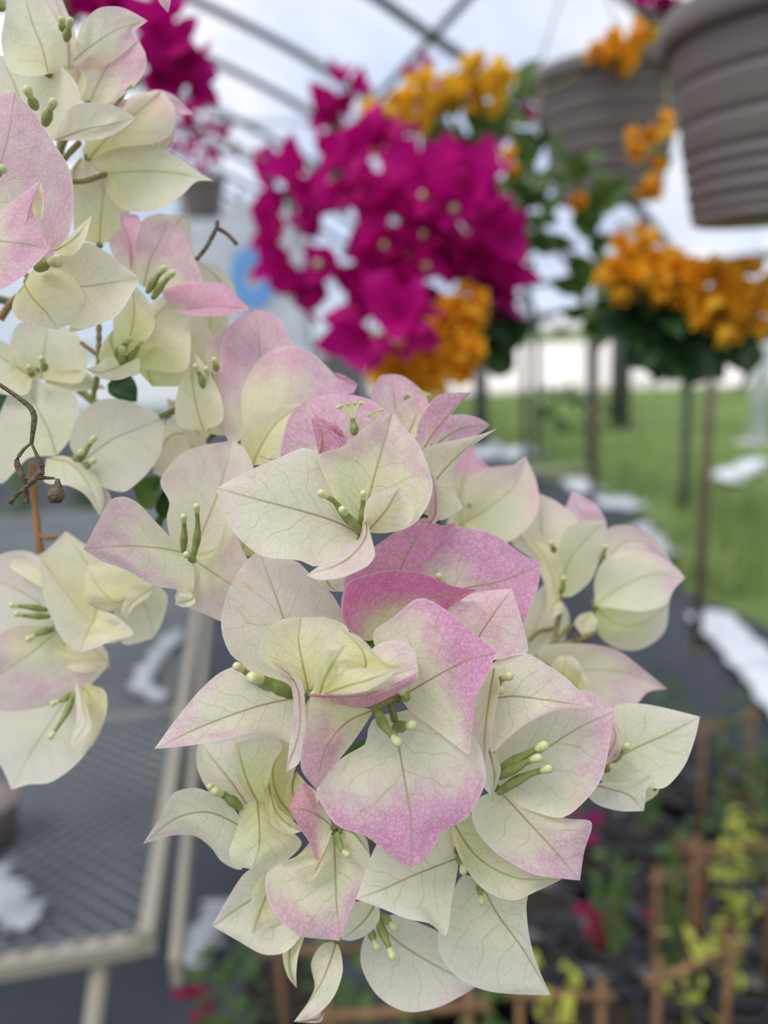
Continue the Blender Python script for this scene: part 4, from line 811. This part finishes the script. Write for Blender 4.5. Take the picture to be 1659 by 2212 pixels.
# sharper group at the left edge
flower('left', (-30, 500, -4), [
 b1('-20,500 0,360 18,290 31,199', '-80,420 -50,280 -10,212', '80,570 140,525 158,455 152,370 110,300 70,240', -8, -4, cup=(-2, -3), pk=.50, ps=.15, grn=.3, pe=.5, seed=94),
 b1('-60,512 0,520 55,526 110,537', '-30,480 20,440 60,410 88,390 66,425 74,465 95,510', '-40,640 0,628 45,600 80,568', 4, 8, cup=(-2, 2), pk=.62, ps=.20, grn=.3, pe=.4, seed=95),
 b1('66,455 70,430 75,410 88,392', '64,440 68,415', '85,480 95,450 92,410', -1, 3, cup=1, grn=.7, seed=96)],
 [tb('-12,375 -4,370 3,366', 10, (0, 4))])
flower('left', (60, 610, -12), [
 b1('110,545 140,530 170,505 199,464', '125,535 155,505', '135,552 160,550 183,520', -9, -5, cup=(-1, 2), grn=.7, seed=97),
 b1('105,590 170,618 230,612 302,600', '125,555 160,530 192,525 235,548 275,580', '130,690 175,712 215,700 255,680 285,635', -14, -12, cup=(3, 3), grn=.5, seed=98),
 b1('52,614 75,650 100,675 125,712', '35,635 26,665 40,690 80,703', '75,578 110,577 145,590 170,615 181,645 165,690', -10, -5, cup=(2, -3), grn=.75, seed=99),
 b1('160,690 190,700 220,690 300,605', '180,690 240,640', '150,716 200,706 260,670', -16, -14, cup=1, grn=.25, seed=990)],
 [tb('78,580 92,572 106,567 118,566', 13, (-7, -4))])
flower('left', (265, 785, -36), [
 b1('265,785 300,740 330,690 380,640', '290,700 320,660 350,640', '330,800 400,800 412,740 405,680', -38, -42, cup=(3, 3), grn=.85, seed=100),
 b1('270,765 285,710 290,670 285,610', '250,740 245,690', '320,730 335,700 320,650', -32, -30, cup=(2, 3), grn=.9, seed=101),
 b1('262,790 235,800 215,805 184,797', '240,770 205,790', '300,775 300,800 260,820 220,818', -30, -27, cup=(1, 3), grn=.55, seed=102),
 b1('262,785 245,755 240,725 255,700', '215,780 222,740', '290,760 290,720', -38, -38, cup=(2, 2), grn=1.0, seed=103),
 b1('330,835 320,800 330,760 370,740', '300,800 305,760', '400,830 410,780', -40, -40, cup=2, grn=1., seed=1030)],
 [tb('266,782 262,768 263,757', 9, (-30, -26)), tb('263,782 254,762 268,745 278,735', 8, (-32, -27)), tb('268,785 290,762 304,740', 8, (-32, -27))])
flower('left', (450, 820, -40), [
 b1('400,668 440,665 480,662 540,667', '360,650 350,628 400,612 480,612 512,640', '370,672 430,682 490,680', -36, -32, cup=(-2, 2), pk=.70, ps=-.1, deep=.4, grn=.3, seed=104),
 b1('455,850 430,810 410,770 405,700', '400,830 390,760', '475,830 470,760 440,690', -44, -46, cup=2, grn=.7, seed=105),
 b1('440,930 425,880 415,820 415,755', '385,920 380,860 400,800', '480,910 478,860 450,800', -38, -38, cup=3, grn=.6, seed=106),
 b1('470,860 480,820 490,770 500,700', '450,820 450,740', '485,830 495,770', -42, -44, cup=1, pk=.3, ps=.0, grn=.3, seed=107),
 b1('400,935 370,940 350,965 330,1020', '380,920 340,930', '410,980 380,1010 350,1030', -54, -54, cup=2, grn=.4, seed=1070),
 b1('450,935 460,910 490,900 520,930', '440,910 470,880', '470,940 500,940', -44, -44, cup=1, grn=.7, seed=1071)],
 [tb('442,842 435,820 428,803 424,795', 8, (-36, -32)), tb('458,826 453,810 448,800', 8, (-36, -32)), tb('468,800 466,790 464,780', 8, (-36, -32))])
flower('left', (545, 920, -38), [
 b1('565,900 562,820 560,740 552,667', '500,960 478,880 474,800 480,740 505,695', '640,860 650,790 630,735 595,680', -40, -46, cup=(3, 2), pk=.55, ps=.25, grn=.4, seed=108),
 b1('545,1000 600,930 660,870 765,870', '528,930 522,850 560,775 615,748 660,755 710,795', '580,1000 620,960 680,930 730,900', -34, -38, cup=(-3, 3), pk=.55, ps=.42, grn=.5, pe=.35, seed=109),
 b1('545,1005 565,960 600,910 655,872', '520,960 540,910 590,880', '600,1000 615,960 635,905', -30, -30, cup=(2, 3), grn=.8, seed=110),
 b1('715,805 735,815 755,820 773,828', '730,806 750,815', '740,845 762,850', -42, -42, cup=1, pk=.8, ps=-.2, seed=111),
 b1('560,985 580,992 600,995 610,990', '575,982 600,985', '575,998 600,1000', -28, -27, cup=.5, grn=.2, seed=112)], [])

flower('left', (470, 1000, -62), [
 b1('480,1010 440,985 400,955 345,935', '440,950 400,915 365,905', '440,1030 380,1025 345,985', -62, -64, cup=2, grn=.4, seed=113),
 b1('440,960 420,920 400,890 360,860', '400,930 370,900', '460,920 430,880', -66, -66, cup=2, grn=.6, seed=114),
 b1('300,700 280,740 270,780 250,820', '270,720 250,780', '320,740 310,800', -58, -58, cup=2, grn=.6, seed=115)], [])
flower('left', (440, 720, -60), [
 b1('440,760 450,720 455,690 450,650', '400,720 400,670', '490,720 490,670', -58, -60, cup=2, grn=.8, seed=116),
 b1('470,700 480,640 470,600 420,560', '420,650 400,590', '510,640 480,580', -64, -66, cup=2, grn=.4, seed=117)], [])
# ---- low left spray
flower('low', (120, 1345, -50), [
 b1('120,1340 80,1300 30,1270 -40,1240', '110,1270 95,1215 60,1190 0,1198', '80,1400 0,1420 -40,1380', -50, -54, cup=(3, 3), pk=.12, ps=.3, grn=.25, seed=120),
 b1('122,1365 70,1410 10,1450 -50,1490', '60,1350 0,1370', '170,1420 230,1430 200,1475 120,1512 60,1532 0,1530', -48, -44, cup=(2, -3), pk=.34, ps=.35, grn=.5, pe=.3, seed=121),
 b1('210,1315 200,1345 185,1375 171,1410', '120,1260 85,1205 95,1290 118,1350 140,1388', '250,1330 288,1370 240,1385 205,1400', -42, -36, cup=(2, 2), grn=.65, seed=122),
 b1('118,1360 122,1320 105,1280 85,1215', '112,1330 95,1270', '132,1370 128,1310', -44, -42, cup=1, pk=.4, ps=-.1, grn=.1, seed=123),
 b1('120,1370 150,1385 200,1400 235,1440', '170,1370 220,1390', '125,1420 160,1450 200,1450', -50, -52, cup=2, grn=.6, pk=.1, ps=.2, seed=124)],
 [tb('102,1318 75,1313 50,1310 30,1308', 8, (-46, -40)), tb('108,1331 80,1331 55,1330 40,1327', 8, (-45, -39)), tb('118,1358 98,1363 80,1370 66,1378', 9, (-46, -40))])
flower('low', (210, 1240, -52), [
 b1('220,1300 200,1240 170,1190 142,1147', '150,1300 20,1225 30,1208 90,1195', '270,1290 300,1235 240,1195 185,1175', -48, -54, cup=(3, 3), grn=.75, seed=125),
 b1('290,1290 250,1300 215,1270 190,1220', '240,1320 180,1290', '330,1260 300,1220 230,1205', -44, -48, cup=(-2, 2), grn=.75, seed=126),
 b1('330,1270 300,1290 280,1310 272,1337', '290,1262 272,1290 262,1320', '320,1290 290,1310', -42, -38, cup=(1, 1), grn=.45, seed=127),
 b1('290,1270 310,1300 325,1340 330,1380', '250,1290 250,1350 268,1392', '340,1265 362,1290 350,1345', -54, -56, cup=3, grn=.5, seed=128),
 b1('210,1330 240,1360 260,1375 290,1372', '230,1335 270,1350', '190,1380 240,1390', -40, -38, cup=1, grn=.3, seed=1280),
 b1('180,1400 210,1410 225,1420 236,1440', '200,1395 230,1405', '170,1470 210,1460', -54, -54, cup=1, grn=.7, seed=1281)], [])
flower('low', (165, 1485, -50), [
 b1('160,1490 110,1560 65,1630 25,1706', '60,1520 0,1530 -30,1600 5,1660', '195,1478 230,1505 222,1560 175,1640 110,1690 60,1695', -50, -44, cup=(-2, 2), grn=.3, seed=129),
 b1('165,1462 178,1520 185,1560 154,1617', '163,1500 166,1550 155,1590', '178,1500 199,1568 185,1590', -42, -38, cup=(-1, 2), grn=.15, seed=130),
 b1('175,1480 205,1520 200,1580 160,1630', '180,1540 160,1600', '225,1490 230,1540 200,1610', -48, -46, cup=2, grn=.8, seed=131)],
 [tb('160,1495 148,1530 130,1562 112,1588', 8, (-44, -38)), tb('158,1496 142,1508 128,1514 118,1518', 8, (-46, -42))])

# ---- right rear spray
flower('right', (1010, 1090, -66), [
 b1('1000,1130 1050,1100 1110,1050 1136,986', '1005,1080 1015,1035 1055,1010 1110,1003', '1050,1175 1110,1165 1162,1105 1160,1045', -68, -72, cup=(3, 3), pk=.34, ps=.50, grn=.6, seed=140),
 b1('990,1090 1000,1040 1010,1000 1016,958', '976,1060 978,1000 995,970', '1040,1070 1060,1015 1035,990', -74, -78, cup=2, pk=.68, ps=.30, deep=.2, grn=.7, seed=141),
 b1('985,1150 1000,1130 1010,1110 1020,1085', '965,1135 985,1090', '1020,1150 1030,1120', -72, -72, cup=2, grn=1.1, seed=142)], [])
flower('right', (1210, 1290, -72), [
 b1('1212,1290 1225,1220 1260,1170 1308,1125', '1205,1250 1205,1190 1225,1140 1260,1125', '1235,1288 1275,1255 1296,1205 1310,1160', -68, -62, cup=(4, -2), grn=.8, seed=143),
 b1('1180,1230 1172,1170 1168,1110 1165,1066', '1145,1180 1125,1145 1140,1105', '1215,1190 1250,1130 1205,1085', -70, -76, cup=3, pk=.12, ps=.6, grn=.45, seed=144),
 b1('1205,1300 1190,1240 1160,1180 1100,1150', '1185,1335 1178,1270 1150,1210 1110,1180', '1215,1260 1210,1200 1160,1150', -66, -72, cup=(-1, 2), grn=.65, seed=145),
 b1('1290,1160 1275,1130 1250,1100 1235,1063', '1245,1140 1220,1110', '1310,1150 1305,1115 1275,1082', -80, -82, cup=1, pk=.55, ps=-.2, grn=.1, seed=146),
 b1('1210,1290 1195,1310 1190,1325 1185,1338', '1185,1300', '1215,1320', -68, -66, cup=1, grn=.6, seed=147)],
 [tb('1198,1192 1195,1183 1191,1175', 8, (-62, -58)), tb('1298,1210 1304,1195 1308,1183', 7, (-64, -60)), tb('1210,1282 1216,1266 1218,1252', 8, (-64, -60))])
flower('right', (1285, 1312, -74), [
 b1('1285,1308 1340,1268 1410,1240 1480,1248', '1285,1250 1310,1205 1370,1187 1420,1200 1460,1225', '1330,1315 1390,1320 1440,1305 1455,1275', -72, -68, cup=(-2, 3), pk=.42, ps=.66, grn=.45, seed=148),
 b1('1310,1210 1350,1170 1400,1175 1462,1232', '1300,1160 1320,1138 1370,1135 1415,1165', '1350,1220 1400,1220', -80, -78, cup=2, pk=.36, ps=.2, grn=.2, seed=149),
 b1('1285,1312 1340,1350 1400,1340 1446,1300', '1330,1300 1400,1290', '1290,1365 1330,1400 1385,1402 1435,1365', -74, -74, cup=(-4, -6), grn=.85, seed=150),
 b1('1278,1320 1260,1350 1262,1380 1266,1355', '1250,1330 1240,1350', '1290,1340 1280,1370', -72, -70, cup=1, grn=.6, seed=151)], [])
flower('right', (1180, 1440, -62), [
 b1('1150,1470 1240,1450 1340,1450 1441,1488', '1170,1400 1250,1390 1330,1403 1380,1438', '1200,1530 1290,1540 1370,1525 1400,1495', -66, -60, cup=(2, 3), pk=.36, ps=.45, grn=.45, seed=152),
 b1('1210,1490 1215,1460 1220,1440 1222,1416', '1190,1470 1192,1440 1205,1420', '1250,1480 1255,1445 1240,1420', -54, -50, cup=(-2, -2), grn=1.1, seed=153),
 b1('1230,1510 1240,1490 1250,1470 1255,1440', '1215,1480 1230,1450', '1275,1510 1268,1470', -56, -54, cup=1, grn=1., seed=154),
 b1('1130,1420 1150,1370 1170,1320 1180,1260', '1100,1380 1130,1300', '1200,1410 1230,1330', -84, -86, cup=2, grn=.6, seed=155)], [])

# stems of the branches
def stem(branch, pts, rad=.0011, mat='stem', name='stem'):
    b = MB(); c = cr([P3(*p) for p in pts], 30); b.tube(c, [rad*(1+.18*math.sin(i*1.9)) for i in range(30)], 8); return b.build(name, M[mat], BR[branch])
stem('front', [(560, 860, -60), (700, 1020, -42), (800, 1200, -32), (880, 1400, -30), (900, 1560, -28), (860, 1720, -30), (760, 1860, -34), (740, 1980, -34)], .0016)
stem('front', [(880, 1400, -30), (960, 1600, -26), (1000, 1780, -28), (1010, 1880, -28)]); stem('front', [(800, 1200, -32), (700, 1480, -24), (600, 1640, -32), (560, 1760, -34)])
stem('front', [(960, 1600, -26), (1060, 1640, -24), (1200, 1690, -34), (1310, 1672, -34)])
stem('front', [(805, 1534, 11), (835, 1515, 12), (868, 1500, 10)], .0009); stem('front', [(842, 1512, 10), (849, 1540, 9), (853, 1558, 8)], .0009); stem('front', [(712, 1790, -10), (735, 1785, -12), (733, 1800, -10)], .0007)
stem('left', [(-60, 640, -60), (40, 660, -70), (130, 800, -78), (250, 900, -78), (400, 960, -74), (560, 860, -66)], .0016)
stem('left', [(-60, 640, -60), (20, 500, -50), (110, 380, -50), (150, 200, -50), (120, 0, -50)], .0016)
stem('left', [(135, 350, -40), (150, 330, -40), (172, 308, -44)], .0009); stem('left', [(150, 392, -38), (180, 392, -38), (230, 376, -44)], .0008)
stem('left', [(200, 860, -50), (212, 800, -46), (214, 700, -46)], .0009, 'stem'); stem('left', [(175, 740, -48), (195, 755, -48), (212, 768, -48)], .0007, 'stem_orange')
stem('left', [(345, 900, -48), (365, 892, -48), (390, 880, -46)], .0010); stem('left', [(250, 900, -62), (380, 1080, -50), (420, 1210, -30)], .0010)
stem('low', [(70, 1000, -52), (75, 1080, -54), (82, 1155, -54), (90, 1200, -56), (150, 1350, -62), (170, 1480, -60)], .0012, 'stem_orange')
stem('low', [(82, 1155, -54), (100, 1162, -54), (122, 1160, -56)], .0008, 'stem_orange')
stem('right', [(900, 1560, -28), (1060, 1500, -50), (1158, 1420, -64), (1193, 1392, -66), (1202, 1355, -68), (1210, 1325, -70)], .0010)
stem('right', [(1193, 1392, -66), (1215, 1370, -67), (1235, 1350, -68)], .0009); stem('right', [(1193, 1393, -66), (1240, 1385, -66), (1285, 1368, -68)], .0009); stem('right', [(1141, 1385, -80), (1165, 1365, -80), (1195, 1358, -80)], .0008); stem('right', [(1246, 1372, -66), (1243, 1378, -64), (1252, 1392, -63)], .0007, 'dry')
stem('right', [(1060, 1500, -50), (1000, 1300, -80), (1000, 1130, -84)], .0010)
for br, t in FLOWERS:      # pedicels back into the branch
    pass
# dried twigs
def twig(pts, rads): 
    b = MB(); c = cr([P3(*p) for p in pts], 16); b.tube(c, np.interp(np.linspace(0, 1, 16), np.linspace(0, 1, len(rads)), rads), 7); return b
tw = twig([(-10, 825, 2), (30, 852, 2), (65, 880, 2), (74, 900, 2), (70, 940, 2), (68, 958, 2)], [.0005, .0006, .0008, .0005]).build('dried_twig', M['dry'], BR['left'])
for pts, r in (([(68, 957, 2), (52, 970, 2), (36, 996, 2), (45, 1022, 2), (55, 1045, 2), (58, 1072, 2), (57, 1088, 2)], [.0003, .0005, .0010, .0004, .0007]), ([(68, 957, 3), (80, 985, 3), (92, 1010, 3), (78, 1030, 3), (58, 1052, 3), (35, 1070, 3), (22, 1088, 3)], [.0003, .0006, .0009, .0005, .0006]),
               ([(92, 1008, 3), (92, 1028, 3), (70, 1036, 3), (55, 1030, 3)], [.0004, .0003]), ([(60, 1033, 2), (90, 1032, 2), (118, 1033, 2)], [.0005, .0006, .0003])):
    twig(pts, r).build('twig_fork', M['dry'], tw)
b = MB(); b.tube([P3(124, 1034, 2), P3(125, 1046, 2), P3(121, 1060, 2), P3(120, 1074, 2), P3(120, 1087, 2)], [.0005, .0009, .0021, .0024, .0012], 12); b.build('dried_bud', M['dry'], tw)
stem('left', [(425, 560, -40), (445, 535, -42), (468, 492, -44), (470, 478, -44)], .0007, 'dry', 'dried_twig'); stem('left', [(468, 492, -44), (490, 505, -44), (512, 528, -44)], .0007, 'dry', 'dried_twig')
stem('left', [(0, 690, -40), (20, 660, -40), (40, 640, -40)], .0012, 'stem_orange')
flower('left', (345, -40, -30), [b1('345,-40 350,-10 355,5 363,28', '338,-20 344,5', '368,-20 368,5', -30, -26, cup=1, pk=.7, ps=-.2, seed=200)])
# green leaves on the branches
def leaf(branch, mid, L, R, z, mat='leaf_dark'):
    a = patch(mid, L, R, z, z+3, cup=2, seed=3, nu=14, nv=5); mesh('leaf', a[0], a[1], M[mat], BR[branch])
leaf('left', '232,830 255,845 275,855 296,868', '250,812 280,810 296,835', '235,850 265,866', -56)
leaf('left', '-30,800 0,840 8,870 -5,900', '5,805 22,840 20,880', '-40,850 -20,890', -58)
leaf('left', '345,1030 325,1060 310,1080 290,1060', '320,1030 285,1050', '345,1060 330,1100 305,1095', -62, 'leaf'); leaf('left', '350,1115 345,1130 340,1140 330,1135', '340,1115', '352,1135', -60, 'leaf')
leaf('left', '365,1040 350,1075 355,1100 352,1125', '345,1070 335,1100', '372,1070 368,1110', -70, 'leaf_dark')
leaf('front', '830,1345 805,1370 790,1385 775,1400', '810,1350 790,1365', '830,1370 800,1400', -40, 'leaf'); leaf('front', '800,1600 775,1640 760,1650 740,1660', '780,1600 750,1625', '800,1640 780,1670', -50, 'leaf')
leaf('front', '830,1000 880,1100 920,1150 960,1190', '850,1050 880,1150', '900,1050 950,1120', -56, 'leaf_dark'); leaf('front', '700,1200 720,1230 740,1250 770,1280', '690,1230 710,1270', '740,1210 770,1240', -50, 'leaf_dark')
